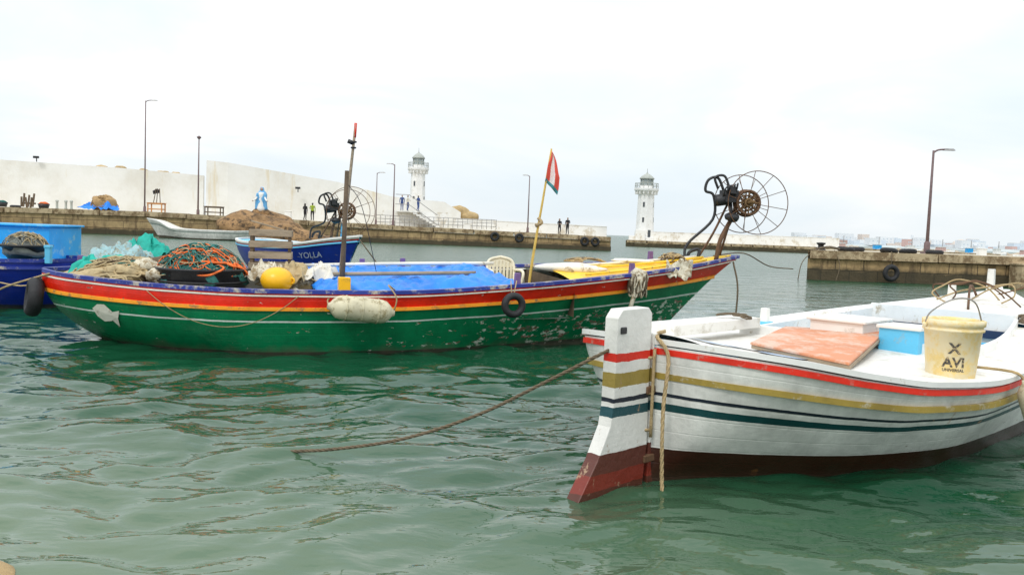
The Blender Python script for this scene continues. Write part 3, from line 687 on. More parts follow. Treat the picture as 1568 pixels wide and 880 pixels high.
# ================================================================ BLUE BOATS
def simple_boat(name,O,ang,L,bm,zs,stops,trim,deckmat,deckz=-.08):
    bt=Boat(O,ang,L,[0,.05,.15,.3,.5,.7,.88,1],[0]*8,[.1,.55*bm,.82*bm,.97*bm,bm,.85*bm,.42*bm,.03],[zs[0],zs[0]*.97,zs[1]*1.03,zs[1],zs[1],zs[1]*1.07,zs[2]*.9,zs[2]],
      [0,.08,.2,.4,.6,.8,1],[.04,.4*bm,.65*bm,.85*bm,.8*bm,.4*bm,.02],lambda v:.4*v**2,lambda v:L-.12*L*v,0,.4)
    rt=empty(name,(O[0],O[1],.5)); b=B(); bt.hull(b,0,1,.5,48); bt.rail(b,2,0,.1,.06,.03,dz=.02,nu=50); bt.rail(b,3,.12,.06,.05,.025,nu=50)
    bt.deck(b,.3,L*.28,1,deckz+.06,.07,.03,12); bt.deck(b,L*.7,L*.97,1,deckz+.06,.07,.04,12); bt.floor(b,L*.28,L*.7,1,.25,.8)
    for f in (.35,.5,.62): b.box(bt.W(L*f,0,zs[1]-.15),(.22,bm*1.7,.04),1,ang)
    b.finish('hull',[stripes(name+'_paint',stops,.35,peel=(.4,.9,.74,(.5,.55,.6),(.2,.15,.1),(0,3))),deckmat,trim[0],trim[1]],rt)
    return bt,rt
bb,rt=simple_boat('blue_fishing_boat',(-7.4,14.9),math.radians(174),8.0,1.35,(.86,.80,1.1),[(0,(.008,.03,.36)),(.16,(.005,.022,.29)),(.9,(.01,.015,.05))],(BLUE_TRIM,BLUE_TRIM),CYAN)
b=B()
b.box((-10.2,16.0,1.02),(3.5,1.2,.76),0,.02); b.box((-10.2,15.98,1.42),(3.6,1.3,.04),0,.02); b.box((-9.55,15.38,.98),(.05,.03,.66),1,.02)
b.finish('cabin_box',[CYAN,LBLUE],rt,bevel=.02)
for i,(x,y) in enumerate(((-9.65,14.5),(-8.30,14.45))):
    b=B(); b.lathe([(0,0),(.25,0),(.36,.22),(.42,.24),(.42,.27),(.36,.27),(.24,.05),(0,.05)],(x,y,.84),0,26); b.ball((x,y,1.02),(.33,.33,.2),2,20,10,.3,5); b.squiggle((x,y,1.08),(.36,.36,.24),.008,[1,2,1],70,9,60+i)
    b.finish('net_tub',[BLACK,NET_B,M('grey_net',(.2,.21,.19),.9,.4,9,.6,50)])
b=B(); b.box((-7.72,14.1,.95),(.09,.09,.26),0); b.box((-7.72,14.1,1.1),(.11,.11,.05),0); b.finish('mooring_post',[LBLUE],bevel=.01)
yb,rt=simple_boat('blue_fishing_boat',(-10.0,32.3),math.radians(-47),7.6,1.3,(1.0,.9,1.3),[(0,(.80,.77,.7)),(.05,(.4,.03,.03)),(.1,(.006,.03,.30)),(.9,(.01,.015,.05))],(WHITE,LBLUE),LBLUE)
cu=bpy.data.curves.new('t','FONT'); cu.body='YOLLA'; cu.size=.26; cu.shear=.3; to=bpy.data.objects.new('t',cu); COL.objects.link(to)
dg=bpy.context.evaluated_depsgraph_get(); me=bpy.data.meshes.new_from_object(to.evaluated_get(dg)); bpy.data.objects.remove(to)
for v in me.vertices:
    a=5.4+v.co.x; v.co=onhull(yb,a,.50+.1*v.co.x+v.co.y,-1,.02)
me.materials.clear(); me.materials.append(M('faded_lettering',(.45,.5,.6),.6,.3,8,.2,30)); ob=bpy.data.objects.new('name_lettering',me); COL.objects.link(ob); ob.parent=rt; ob.matrix_parent_inverse=Matrix.Translation(rt.location).inverted()
hauler('net_hauler',(-6.0,27.9,1.2),(-5.45,27.6,2.1),1.25,.62,.1)
b=B(); b.tube([yb.W(6.2,.2,1.1),yb.W(6.2,.2,1.7)],.07,0,8); b.tube([yb.W(6.9,-.2,1.2),yb.W(6.9,-.2,1.6)],.06,0,8); b.tube([yb.W(7.55,0,1.2),(-4.2,27,.3),(-4.0,27,-.1)],.02,1,5,k=4); b.finish('mooring_post',[LBLUE,ROPE_D])
sk,rt=simple_boat('white_rowing_boat',(-21.3,69.5),math.radians(176),9.0,1.2,(.85,.75,1.55),[(0,(.80,.79,.75)),(.2,(.3,.36,.33)),(.28,(.78,.77,.72)),(.85,(.1,.08,.06))],(WHITE,LTGREY),CREAM)

# ================================================================ WATER
def axis(lo,hi,step,far_lo,far_hi,g=1.07):
    a=list(np.arange(lo,hi,step)); s=step; x=a[-1]
    while x<far_hi: s*=g; x+=s; a.append(x)
    s=step; x=a[0]; pre=[]
    while x>far_lo: s*=g; x-=s; pre.append(x)
    return np.array(pre[::-1]+a)
xs=axis(-8.5,9.0,.036,-6000,6000); ys=axis(2.6,15.5,.032,-60,9000,1.05)
X,Y=np.meshgrid(xs,ys); Z=np.zeros_like(X)
dx=np.gradient(xs)[None,:]; dy=np.gradient(ys)[:,None]; loc=np.maximum(dx,dy)+0*X
rs=np.random.RandomState(11)
wx=X+.16*np.sin(Y*1.7+.6*X)+.10*np.sin(X*2.9-Y*1.1)+.04*np.sin(X*6.1+Y*4.3); wy=Y+.14*np.sin(X*1.3+Y*.8)+.08*np.sin(X*3.1+1)+.035*np.sin(X*7.3-Y*3.1)
for i in range(72):
    lam=.19*(2.0/.19)**(rs.rand()**1.0); k=2*np.pi/lam; th=np.radians(rs.normal(98,36)); 
    sl=.040 if lam<1.0 else .025
    env=.55+.65*np.sin(X*rs.uniform(.3,1.3)+Y*rs.uniform(.3,1.3)+rs.rand()*6.3)
    fade=np.clip((lam/3.2-loc)/(lam/6),0,1)
    ph=k*(wx*np.cos(th)+wy*np.sin(th))+rs.rand()*6.28
    Z+=env*fade*(sl/k)*(np.sin(ph)+.22*np.cos(2*ph))
nxv,nyv=len(xs),len(ys)
me=bpy.data.meshes.new('water'); co=np.stack([X.ravel(),Y.ravel(),Z.ravel()],1).astype(np.float32)
idx=np.arange(nxv*nyv).reshape(nyv,nxv); q=np.stack([idx[:-1,:-1],idx[:-1,1:],idx[1:,1:],idx[1:,:-1]],-1).reshape(-1,4)
me.vertices.add(len(co)); me.vertices.foreach_set('co',co.ravel()); me.loops.add(q.size); me.loops.foreach_set('vertex_index',q.ravel().astype(np.int32))
me.polygons.add(len(q)); me.polygons.foreach_set('loop_start',(np.arange(len(q))*4).astype(np.int32)); me.polygons.foreach_set('loop_total',np.full(len(q),4,np.int32)); me.polygons.foreach_set('use_smooth',np.ones(len(q),bool))
me.update(); me.validate()
wm,nt,bs_=nodes('harbour_water')
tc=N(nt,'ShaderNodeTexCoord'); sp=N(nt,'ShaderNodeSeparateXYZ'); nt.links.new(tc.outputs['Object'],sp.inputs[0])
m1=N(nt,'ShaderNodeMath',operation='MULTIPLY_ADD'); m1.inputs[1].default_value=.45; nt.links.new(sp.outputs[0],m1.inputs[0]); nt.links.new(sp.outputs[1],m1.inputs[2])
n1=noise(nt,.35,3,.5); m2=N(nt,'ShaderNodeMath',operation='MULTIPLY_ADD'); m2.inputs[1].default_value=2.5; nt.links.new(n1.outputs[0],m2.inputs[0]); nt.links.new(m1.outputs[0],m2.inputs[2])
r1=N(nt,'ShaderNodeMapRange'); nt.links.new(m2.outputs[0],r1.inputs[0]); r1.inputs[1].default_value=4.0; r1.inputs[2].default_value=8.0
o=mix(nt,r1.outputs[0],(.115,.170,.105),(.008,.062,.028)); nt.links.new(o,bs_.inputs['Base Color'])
rf=N(nt,'ShaderNodeMapRange'); nt.links.new(sp.outputs[1],rf.inputs[0]); rf.inputs[1].default_value=12; rf.inputs[2].default_value=45; rf.inputs[3].default_value=.012; rf.inputs[4].default_value=.24; nt.links.new(rf.outputs[0],bs_.inputs['Roughness'])
bs_.inputs['IOR'].default_value=1.37
nA=noise(nt,3.0,3,.55,stretch=(.55,1.3,1)); nB=noise(nt,10,2,.5,stretch=(.7,1.2,1)); nC=noise(nt,.8,3,.5,stretch=(.5,1.3,1))
bp1=N(nt,'ShaderNodeBump'); bp1.inputs['Strength'].default_value=1; nt.links.new(nB.outputs[0],bp1.inputs['Height']); bp1.inputs['Distance'].default_value=.005
bp2=N(nt,'ShaderNodeBump'); bp2.inputs['Strength'].default_value=1; nt.links.new(nA.outputs[0],bp2.inputs['Height']); nt.links.new(bp1.outputs[0],bp2.inputs['Normal'])
fA=N(nt,'ShaderNodeMapRange'); nt.links.new(sp.outputs[1],fA.inputs[0]); fA.inputs[1].default_value=14; fA.inputs[2].default_value=22; fA.inputs[3].default_value=.016; fA.inputs[4].default_value=.10; nt.links.new(fA.outputs[0],bp2.inputs['Distance'])
bp3=N(nt,'ShaderNodeBump'); bp3.inputs['Strength'].default_value=1; nt.links.new(nC.outputs[0],bp3.inputs['Height']); nt.links.new(bp2.outputs[0],bp3.inputs['Normal'])
fC=N(nt,'ShaderNodeMapRange'); nt.links.new(sp.outputs[1],fC.inputs[0]); fC.inputs[1].default_value=14; fC.inputs[2].default_value=30; fC.inputs[3].default_value=.03; fC.inputs[4].default_value=.34; nt.links.new(fC.outputs[0],bp3.inputs['Distance'])
nt.links.new(bp3.outputs[0],bs_.inputs['Normal'])
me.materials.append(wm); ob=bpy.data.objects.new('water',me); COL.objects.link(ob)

# ================================================================ QUAYS, WALLS
def strip_quay(name,pts,depth,mats,cap=.32,over=.14,step=None,skew=0):
    b=B(); n=len(pts); L=[0]
    for i in range(1,n): L.append(L[-1]+(V(pts[i][:2])-V(pts[i-1][:2])).length)
    for i in range(n-1):
        (x0,y0,t0),(x1,y1,t1)=pts[i],pts[i+1]; za,zb=t0-cap,t1-cap; z0=-1.5
        b.add([(x0,y0,z0),(x1,y1,z0),(x1,y1,zb),(x0,y0,za)],[(0,1,2,3)],0,False,[(L[i],z0),(L[i+1],z0),(L[i+1],zb),(L[i],za)])
    for i in range(n-1):
        (x0,y0,t0),(x1,y1,t1)=pts[i],pts[i+1]; k=max(1,int((L[i+1]-L[i])/3.2))
        for j in range(k):
            f0,f1=j/k+.004,(j+1)/k-.004; w=random.uniform(-.03,.03); g=random.uniform(-.02,.02)
            def pt(f,dy,dz): return (x0+(x1-x0)*f+(skew*.1 if dy>0 and i==0 and j==0 and f<.1 else 0),y0+(y1-y0)*f+dy+w,t0+(t1-t0)*f+dz+g)
            vs=[pt(f0,-over,-cap),pt(f1,-over,-cap),pt(f1,1.0,-cap),pt(f0,1.0,-cap),pt(f0,-over,0),pt(f1,-over,0),pt(f1,1.0,0),pt(f0,1.0,0)]
            b.add(vs,BOXF,1)
        s0=skew if i==0 else 0; sa=skew*.5/depth if i==0 else 0
        b.add([(x0+sa,y0+.5,t0-.03),(x1,y1+.5,t1-.03),(x1,y1+depth,t1-.03),(x0+s0,y0+depth,t0-.03)],[(0,1,2,3)],2)
    if step:
        for i in range(n-1):
            (x0,y0,t0),(x1,y1,t1)=pts[i],pts[i+1]
            b.add([(x0,y0-step[0],-1),(x1,y1-step[0],-1),(x1,y1-step[0],step[1]),(x0,y0-step[0],step[1]),(x1,y1+.01,step[1]),(x0,y0+.01,step[1])],[(0,1,2,3),(3,2,4,5)],0,False,[(L[i],0),(L[i+1],0),(L[i+1],.5),(L[i],.5),(L[i+1],1),(L[i],1)])
    for e in (0,-1):
        x,y,t=pts[e]; sk_=skew if e==0 else 0; f=[(x,y,-1.5),(x+sk_,y+depth,-1.5),(x+sk_,y+depth,t-.04),(x,y,t-.04)]
        b.add(f,[(0,1,2,3) if e==-1 else (3,2,1,0)],0,False,[(0,-1.5),(depth,-1.5),(depth,t),(0,t)])
    return b.finish(name,mats)
strip_quay('stone_quay',[(-75,68,2.0),(-44,73.5,2.05),(-33.8,78,2.15),(-24,82,2.02),(-12.3,86,1.78),(0,87.3,1.6),(10.1,88.6,1.46)],14,[QSTONE,QCAP,QTOP],cap=.45,over=.18,step=(.5,.45))
strip_quay('stone_breakwater',[(17.5,133,1.0),(50,131,1.05),(75,131,1.05)],12,[QSTONE,QCAP,QTOP],cap=.4,skew=3)
strip_quay('stone_quay',[(13.15,37.95,1.34),(19,38.2,1.36),(28,38.4,1.38),(60,38.6,1.4)],10,[blockwork('near_quay_stone',(.48,.33,.16),(.36,.24,.11),(.09,.065,.04),1.3,.5,wet=.55),QCAP,QTOP],cap=.36,over=.16,skew=4.6)
b=B(); b.box((26.5,37.6,.35),(8.5,1.0,1.3),0); b.box((26.5,37.6,1.052),(8.6,1.1,.1),0); b.finish('concrete_landing',[QCAP],bevel=.03)
def wall(name,pts,th,mats,cap=None):
    b=B()
    for i in range(len(pts)-1):
        (x0,y0,a0,z0),(x1,y1,a1,z1)=pts[i],pts[i+1]; d=V((x1-x0,y1-y0,0)).normalized(); n_=V((-d.y,d.x,0))*th
        lo=[V((x0,y0,a0)),V((x1,y1,a1)),V((x1,y1,a1))+n_,V((x0,y0,a0))+n_]; hi=[V((x0,y0,z0)),V((x1,y1,z1)),V((x1,y1,z1))+n_,V((x0,y0,z0))+n_]
        b.add(lo+hi,BOXF,0)
        if cap:
            c=[p+V((0,-.05,.002)) for p in hi[:2]]+[p+V((0,.05,.002)) for p in hi[2:]]
            b.add(c+[p+V((0,0,cap)) for p in c],BOXF,0)
    return b.finish(name,mats)
WALLM,nt,bs_=nodes('sea_wall_plaster')
n1=noise(nt,.25,8,.65); r1=ramp(nt,n1.outputs[0],[(.3,(.72,.69,.62)),(.5,(.83,.82,.78)),(.7,(.88,.87,.85))])
n2=noise(nt,.8,8,.7,stretch=(1,1,.12)); r2=ramp(nt,n2.outputs[0],[(.56,0.0),(.70,.75)]); o=mix(nt,r2.outputs[0],r1.outputs[0],(.68,.56,.34))
nt.links.new(o,bs_.inputs['Base Color']); bs_.inputs['Roughness'].default_value=.9; nb=noise(nt,2,8,.6); bump(nt,bs_,nb.outputs[0],.4,.08)
wall('sea_wall',[(-90,82,1.5,6.9),(-51,84,1.5,6.75),(-40,86,1.5,6.5),(-32.2,88.0,1.5,6.15)],.8,[WALLM])
wall('sea_wall',[(-32.0,88.2,1.5,7.75),(-29.8,88.3,1.5,7.6),(-19.1,92,1.5,6.2),(-13.4,92.5,1.4,4.9),(-7.7,92.8,1.3,4.55),(-5.9,93,1.3,3.5)],.8,[WALLM])
wall('parapet_wall',[(-6.5,90.3,1.4,2.75),(0,91,1.4,2.62),(10,92,1.3,2.5)],.5,[GREYW],.06)
wall('parapet_wall',[(19.5,137.5,.9,2.4),(52,136,.9,2.5)],.6,[GREYW],.06)
b=B()
for (x,y,z,r) in ((-42.2,87.2,6.45,.6),(-40.6,87.4,6.4,.5),(-38.3,87.8,6.3,.45),(-36.5,88.2,6.2,.5),(-35.2,88.4,6.2,.45),(-6.5,94,3.5,1.0),(-5.4,94,3.0,.9)):
    b.ball((x,y,z),(r*1.3,r*.8,r*.6),0,14,9,.5,1.1)
b.finish('wall_top_rocks',[M('ochre_rock',(.5,.36,.18),.9,.4,1.1,.8,3,bd=.1)])
b=B()
for x,w,h in ((-26.9,.5,3.0),(-25.9,.3,2.4),(-22.6,.4,2.8)):
    b.box((x,89.05+(x+29.8)*.346-.40-.25,5.0-h*.3),(w,.06,h),0,.33)
b.finish('stained_pilasters',[M('yellow_stain_plaster',(.78,.62,.30),.9,.3,1,.3,5)])
b=B()
for (x,y,z,rx,ry,rz) in ((-23.4,75,.9,2.9,2.2,1.5),(-20.9,74.3,.45,2.8,1.9,1.45),(-18.6,74.5,.15,2.3,1.6,1.0),(-17.0,75.2,0,1.7,1.2,.7),(-22.3,76.5,1.5,2.2,1.6,1.1)):
    b.ball((x,y,z),(rx,ry,rz),0,40,26,.28,.34)
b.finish('boulders',[ROCK])
rt=empty('virgin_mary_statue',(-22.5,75.8,2.6)); b=B(); c=V((-22.5,75.6,2.55)); SB=M('statue_blue',(.14,.42,.72),.6,.2,3,.2,20)
b.ball(c+V((0,0,-.15)),(.8,.6,.4),2,16,8,.3,1.5)
b.lathe([(0,0),(.42,0),(.40,.3),(.30,.8),(.27,1.2),(.31,1.5),(.27,1.66),(.12,1.74),(.08,1.8),(0,1.82)],c,0,20,wob=.05)
b.ball(c+V((0,0,1.95)),(.13,.14,.17),3,14,10)
b.lathe([(.50,.15),(.46,.6),(.40,1.1),(.42,1.5),(.35,1.7),(.19,1.85),(.19,1.98),(.15,2.12),(.0,2.17)],c+V((0,.14,0)),1,22,wob=.06)
for sx in (-1,1):
    b.tube([c+V((.25*sx,-.05,1.5)),c+V((.42*sx,-.25,1.1)),c+V((.62*sx,-.45,.92))],lambda t:.09-.04*t,0,8,k=4); b.ball(c+V((.65*sx,-.48,.9)),.05,3,8,6)
    b.tube([c+V((.30*sx,-.12,1.6)),c+V((.40*sx,-.12,.9)),c+V((.42*sx,-.1,.15))],.12,1,8,k=4)
b.finish('figure',[WHITE,SB,ROCK,SKIN],rt)
b=B()
for i in range(9): b.box((-8.0-.34*i,89.2,1.84+.18*i),(.34,1.6,.18),0)
b.box((-10.6,90.3,2.5),(7.0,.25,1.7),1,.02)
b.finish('stone_stairs',[GREYW,GREYW])
b=B()
for i in range(26):
    x=-14.4+.5*i; z=1.75; b.tube([(x,88.2+.03*i,z),(x,88.2+.03*i,z+1.05)],.03,0,5)
for h in (.35,.7,1.05): b.tube([(-14.4,88.2,1.75+h),(-1.9,88.95,1.7+h)],.03,0,5)
b.tube([(-8,88.2,2.0),(-11,88.3,4.0),(-12.4,88.3,4.0)],.035,0,5); b.tube([(-8,88.2,3.0),(-11,88.3,5.0),(-12.4,88.3,5.0)],.035,0,5)
b.finish('railing',[STEEL])
def lighthouse(base,r,h,yaw=0):
    rt=empty('lighthouse',base); b=B(); c=V(base); k=r
    b.lathe([(0,0),(k*1.25,0),(k*1.25,.5),(k*1.12,.55),(k*1.05,.6),(k*.92,h*.66),(k*.92,h*.665),(k*1.2,h*.70),(k*1.35,h*.715),(k*1.4,h*.73),(k*1.4,h*.755),(0,h*.755)],c,0,8,sm=False)
    for i in range(16):
        a=2*math.pi*i/16; b.box(c+V((k*1.12*math.cos(a),k*1.12*math.sin(a),h*.685)),(k*.35,k*.1,h*.035),0,a)
    for zz_ in (.79,.825): b.torus(c+V((0,0,h*zz_)),k*1.32,.03*k,(0,0,1),1,24,5)
    for i in range(16):
        a=2*math.pi*i/16; p=c+V((k*1.32*math.cos(a),k*1.32*math.sin(a),h*.755)); b.tube([p,p+V((0,0,h*.07))],.028*k,1,5)
    b.lathe([(k*.72,h*.755),(k*.72,h*.80),(k*.70,h*.80)],c,0,8,sm=False)
    b.lathe([(k*.66,h*.80),(k*.66,h*.885)],c,2,8,sm=False)
    for i in range(8):
        a=2*math.pi*i/8; p=c+V((k*.7*math.cos(a),k*.7*math.sin(a),h*.795)); b.tube([p,p+V((0,0,h*.095))],.05*k,1,5)
    b.torus(c+V((0,0,h*.842)),k*.69,.03*k,(0,0,1),1,8,5)
    b.lathe([(k*.66,h*.885),(k*.84,h*.885),(k*.84,h*.90),(k*.62,h*.93),(k*.35,h*.955),(k*.12,h*.968),(k*.1,h*.98),(0,h*.985)],c,1,16)
    b.tube([c+V((0,0,h*.98)),c+V((0,0,h*1.04))],.03*k,1,5)
    for i,(zf,w,hh) in enumerate(((.52,.22,.07),(.30,.22,.07),(.08,.36,.15))):
        for ang in (-math.pi/2-math.pi/8+yaw,-math.pi/2+math.pi/8*3+yaw) if i<2 else (-math.pi/2+math.pi/8+yaw,):
            ang=round((ang-math.pi/8)/(math.pi/4))*(math.pi/4)+math.pi/8
            rr_=(k*1.05+(k*.92-k*1.05)*zf/.66)*math.cos(math.pi/8)
            z=h*zf; d=V((math.cos(ang),math.sin(ang),0)); 
            b.box(c+d*(rr_+.01)+V((0,0,z)),(.08,w*k*1.25,h*hh*1.12),0,ang); b.box(c+d*(rr_+.04)+V((0,0,z)),(.06,w*k,h*hh),3,ang)
    b.finish('tower',[LTWHITE,LTGREY,GLASS,DARKWIN],rt); return rt
lighthouse((-11.6,101,2.6),.9,8.1); lighthouse((21.2,138.5,.95),1.42,11.2)
b=B(); b.box((20.2,136.4,1.8),(1.5,.5,1.7),0); b.box((19.0,136.6,1.3),(1.2,.5,.8),0); b.finish('harbour_notice_wall',[GREYW],bevel=.03)
def lamp(base,h,arm,side=1,r=.07,lantern=False):
    rt=empty('street_lamp',base); b=B(); c=V(base)
    b.box(c+V((0,0,.05)),(r*5,r*5,.1),0); b.lathe([(r*1.7,.0),(r*1.7,.5),(r*1.1,.6)],c,0,10)
    b.tube([c,c+V((0,0,h*.5)),c+V((0,0,h))],lambda t:r*(1-.4*t),0,9)
    if arm: 
        b.tube([c+V((0,0,h-.1)),c+V((arm*.35*side,0,h+.03)),c+V((arm*side,0,h+.08))],r*.5,0,7,k=4)
        b.box(c+V((arm*side+.12*side,0,h+.07)),(.55,.2,.09),1,0,taper=.7)
    if lantern: b.lathe([(r*1.0,h-.1),(r*2.2,h),(r*2.6,h+.08),(r*.5,h+.2),(0,h+.22)],c,0,10)
    b.finish('post',[POLE,STEEL],rt)
LAMPS=[((-34.6,79.6,2.1),10.3,.7,1,.075,False),((-30.5,82,2.0),7.4,0,1,.085,True),((-14.2,87.2,1.75),5.3,.45,1,.06,False),((-12.4,87.0,1.75),6.2,.45,-1,.08,False),((1.4,89,1.55),5.9,.35,-1,.075,False),((20.0,41.2,1.34),4.95,.62,1,.085,False)]
for l in LAMPS: lamp(*l)
def person(loc,h=1.7,face=0,top=CLOTHK,bot=CLOTHK,hair=HAIR,pose=0,name='person',long_hair=False):
    k=h/1.7
    J={'pel':(0,0,.94,.15,.11),'bel':(0,.0,1.08,.135,.10),'che':(0,.0,1.28,.165,.115),'neck':(0,.01,1.46,.055,.055),'chin':(0,-.005,1.54,.065,.07),'head':(0,-.0,1.62,.082,.098),'crown':(0,.01,1.69,.05,.06)}
    E=[('pel','bel'),('bel','che'),('che','neck'),('neck','chin'),('chin','head'),('head','crown')]
    for s_,sg in (('l',1),('r',-1)):
        bend=(pose==1 and sg==1) or pose==2
        J['hip'+s_]=(.09*sg,0,.88,.095,.1);J['kn'+s_]=(.1*sg,-.01+(-.06 if pose and sg>0 else 0),.49,.058,.06);J['an'+s_]=(.105*sg,.02+(.06 if pose and sg>0 else 0),.09,.04,.045);J['toe'+s_]=(.12*sg,-.13+(.06 if pose and sg>0 else 0),.035,.04,.03)
        J['sh'+s_]=(.185*sg,0,1.40,.062,.062)
        if bend: J['el'+s_]=(.25*sg,.0,1.14,.044,.044);J['wr'+s_]=(.12*sg,-.22,1.12,.028,.03);J['ha'+s_]=(.06*sg,-.27,1.13,.035,.028)
        else: J['el'+s_]=(.25*sg,.02,1.12,.044,.044);J['wr'+s_]=(.26*sg,-.03,.87,.028,.03);J['ha'+s_]=(.255*sg,-.05,.77,.03,.035)
        E+=[('pel','hip'+s_),('hip'+s_,'kn'+s_),('kn'+s_,'an'+s_),('an'+s_,'toe'+s_),('che','sh'+s_),('sh'+s_,'el'+s_),('el'+s_,'wr'+s_),('wr'+s_,'ha'+s_)]
    names=list(J); me=bpy.data.meshes.new('p'); me.from_pydata([V(J[n][:3])*k for n in names],[(names.index(a),names.index(b_)) for a,b_ in E],[])
    ob=bpy.data.objects.new('p',me); COL.objects.link(ob); md=ob.modifiers.new('s','SKIN'); md.use_smooth_shade=True
    for i,n in enumerate(names):
        sv=me.skin_vertices[0].data[i]; sv.radius=(J[n][3]*k,J[n][4]*k); sv.use_root=(i==0)
    sb=ob.modifiers.new('ss','SUBSURF'); sb.levels=2; sb.render_levels=2
    dg=bpy.context.evaluated_depsgraph_get(); me2=bpy.data.meshes.new_from_object(ob.evaluated_get(dg)); bpy.data.objects.remove(ob)
    me2.materials.clear()
    for m in (SKIN,top,bot,LEATHER,hair): me2.materials.append(m)
    for p in me2.polygons:
        c=p.center/k
        if c.z<.10: mi=3
        elif c.z<.95 and abs(c.x)<.2: mi=2
        elif c.z>1.47: mi=4 if (c.y>.0 or c.z>1.66) else 0
        elif (abs(c.x)>.2 and c.z<.86) or (c.y<-.225 and c.z>1.0): mi=0
        else: mi=1
        p.material_index=mi; p.use_smooth=True
    o2=bpy.data.objects.new('body',me2); COL.objects.link(o2)
    rt=empty(name,loc); o2.parent=rt
    b=B()
    for sx in (-.032,.032): b.ball(V((sx,-.088,1.625))*k,.012*k,1,8,6)
    b.ball(V((0,-.1,1.595))*k,(.012*k,.018*k,.02*k),0,8,6); b.ball(V((0,-.085,1.555))*k,(.025*k,.008*k,.007*k),2,8,6)
    for sx in (-.085,.085): b.ball(V((sx,.005,1.61))*k,(.012*k,.02*k,.03*k),0,8,6)
    if long_hair: b.ball(V((0,.05,1.54))*k,(.1*k,.07*k,.17*k),1,14,10,.1,8)
    o3=b.finish('face_and_hair',[SKIN,hair,REDP]); o3.parent=rt
    b=B()
    for sg in (1,-1):
        n_='l' if sg>0 else 'r'; bend=(pose==1 and sg==1) or pose==2
        hc=V(J['ha'+n_][:3])*k; dn=V((0,-.4,-1)).normalized() if not bend else V((-sg*.8,-.6,0)).normalized(); sd=V((0,1,0)) if not bend else V((0,0,1))
        for f in range(4):
            o_=sd*(f-1.5)*.018*k; l=(.075,.085,.08,.06)[f]*k
            b.tube([hc+o_,hc+o_+dn*l*.5,hc+o_+dn*l+V((-sg*.015,0,0))*k],.009*k,0,6)
        b.tube([hc,hc-sd*.035*k+dn*.02*k,hc-sd*.04*k+dn*.05*k],.01*k,0,6)
    o4=b.finish('fingers',[SKIN]); o4.parent=rt
    rt.rotation_euler=(0,0,face); return rt
person((-20.7,84.1,1.93),1.68,2.8,CLOTHK,CLOTHK,pose=1,long_hair=True)
person((-20.05,84.4,1.93),1.78,3.6,CLOTHG,CLOTHK,pose=1)
person((4.7,88.6,1.53),1.62,.4,CLOTHK,CLOTHK,pose=2,long_hair=True)
person((5.55,88.9,1.53),1.78,-.5,CLOTHK,CLOTHK,pose=1)
for i,(x,z) in enumerate(((-11.9,3.36),(-11.3,3.36),(-10.2,3.36))):
    person((x,89.7,z),1.65,i*1.2,CLOTHB if i%2==0 else CREAM,CLOTHB,pose=i%3)
b=B(); b.box((-11.2,89.7,3.30),(2.6,1.3,.12),0); b.finish('landing_platform',[GREYW])
b=B(); b.torus((-44.7,76.2,2.15),.32,.13,(0,0,1),0,24,8); b.finish('tyre',[RUBBER])
for (x,y,z) in ((-1.95,87.0,1.05),(.55,87.2,1.0),(7.3,87.95,.9),(8.4,88.05,.9)):
    b=B(); b.torus((x,y-.25,z),.34,.14,(.1,-1,0),0,26,8); b.tube([(x,y-.2,z+.3),(x,y+.3,z+.75)],.02,1,5); b.finish('tyre',[RUBBER,ROPE_D])
for (x,y,z,n_) in ((16.75,37.6,.45,(.1,-1,0)),(15.0,38.4,1.42,(.05,0,1)),(16.9,38.3,1.42,(.1,.1,1)),(17.8,38.4,1.42,(0,.1,1)),(19.2,38.8,1.43,(0,0,1)),(15.9,39.5,1.43,(0,0,1))):
    b=B(); b.torus((x,y,z),.28,.11,n_,0,26,8); 
    if n_[1]==-1: b.tube([(x,y,z+.3),(x,y+.1,z+.95)],.02,1,5)
    b.finish('tyre',[RUBBER,ROPE_D])
b=B(); b.lathe([(0,0),(.22,0),(.2,.05),(.13,.12),(.12,.22),(.2,.28),(.2,.33),(0,.35)],(13.9,38.5,1.34),0,16); b.finish('mooring_bollard',[BLACK])
b=B(); b.box((22.0,40,1.5),(.35,.3,.32),0); b.box((22.0,40,1.68),(.4,.35,.04),0); b.finish('electrical_box',[WHITE],bevel=.02)
b=B(); b.squiggle((14.1,38.0,1.32),(.6,.3,.2),.02,[0],14,9,71); b.tube([(13.5,38,1.36),(12.8,37.6,.8),(12.6,37.5,-.1)],.02,0,5,k=4); b.tube([(14.3,37.9,1.36),(14.5,37.7,.7),(14.3,37.6,-.1)],.018,0,5,k=4); b.finish('mooring_rope',[ROPE_D])
b=B(); c=V((-38.0,78.2,2.1))
b.ball(c+V((0,.6,.5)),(1.15,.9,.95),1,26,16,.3,1.2); b.squiggle(c+V((0,.5,.35)),(1.2,.95,1.05),.03,[1],60,9,80); b.cloth([c+V((-1.8,-.6,.05)),c+V((1.9,-.6,.05)),c+V((1.3,.5,.5)),c+V((-1.4,.5,.5))],0,26,14,.35,1.3,.25)
b.finish('net_pile',[TARP,M('brown_net',(.40,.26,.12),.9,.4,2,.8,14)])
b=B()
for i in range(6): b.box((-45.2+.22*i,78,2.45+.35*random.random()),(.14,.1,.9+.4*random.random()),0,R=Matrix.Rotation(random.uniform(-.2,.2),3,'Y'))
b.box((-44.6,78.1,2.5),(1.3,.1,.15),0); b.finish('timber_stack',[DWOOD])
for (x,m1,m2) in ((-42.6,BLACK,NET_O),(-46.4,BLACK,NET_T)):
    b=B(); b.lathe([(0,0),(.38,0),(.5,.4),(.46,.4),(0,.3)],(x,77,2.1),0,20); b.squiggle((x,77,2.42),(.45,.45,.25),.025,[1],26,8,82); b.finish('net_tub',[m1,m2])
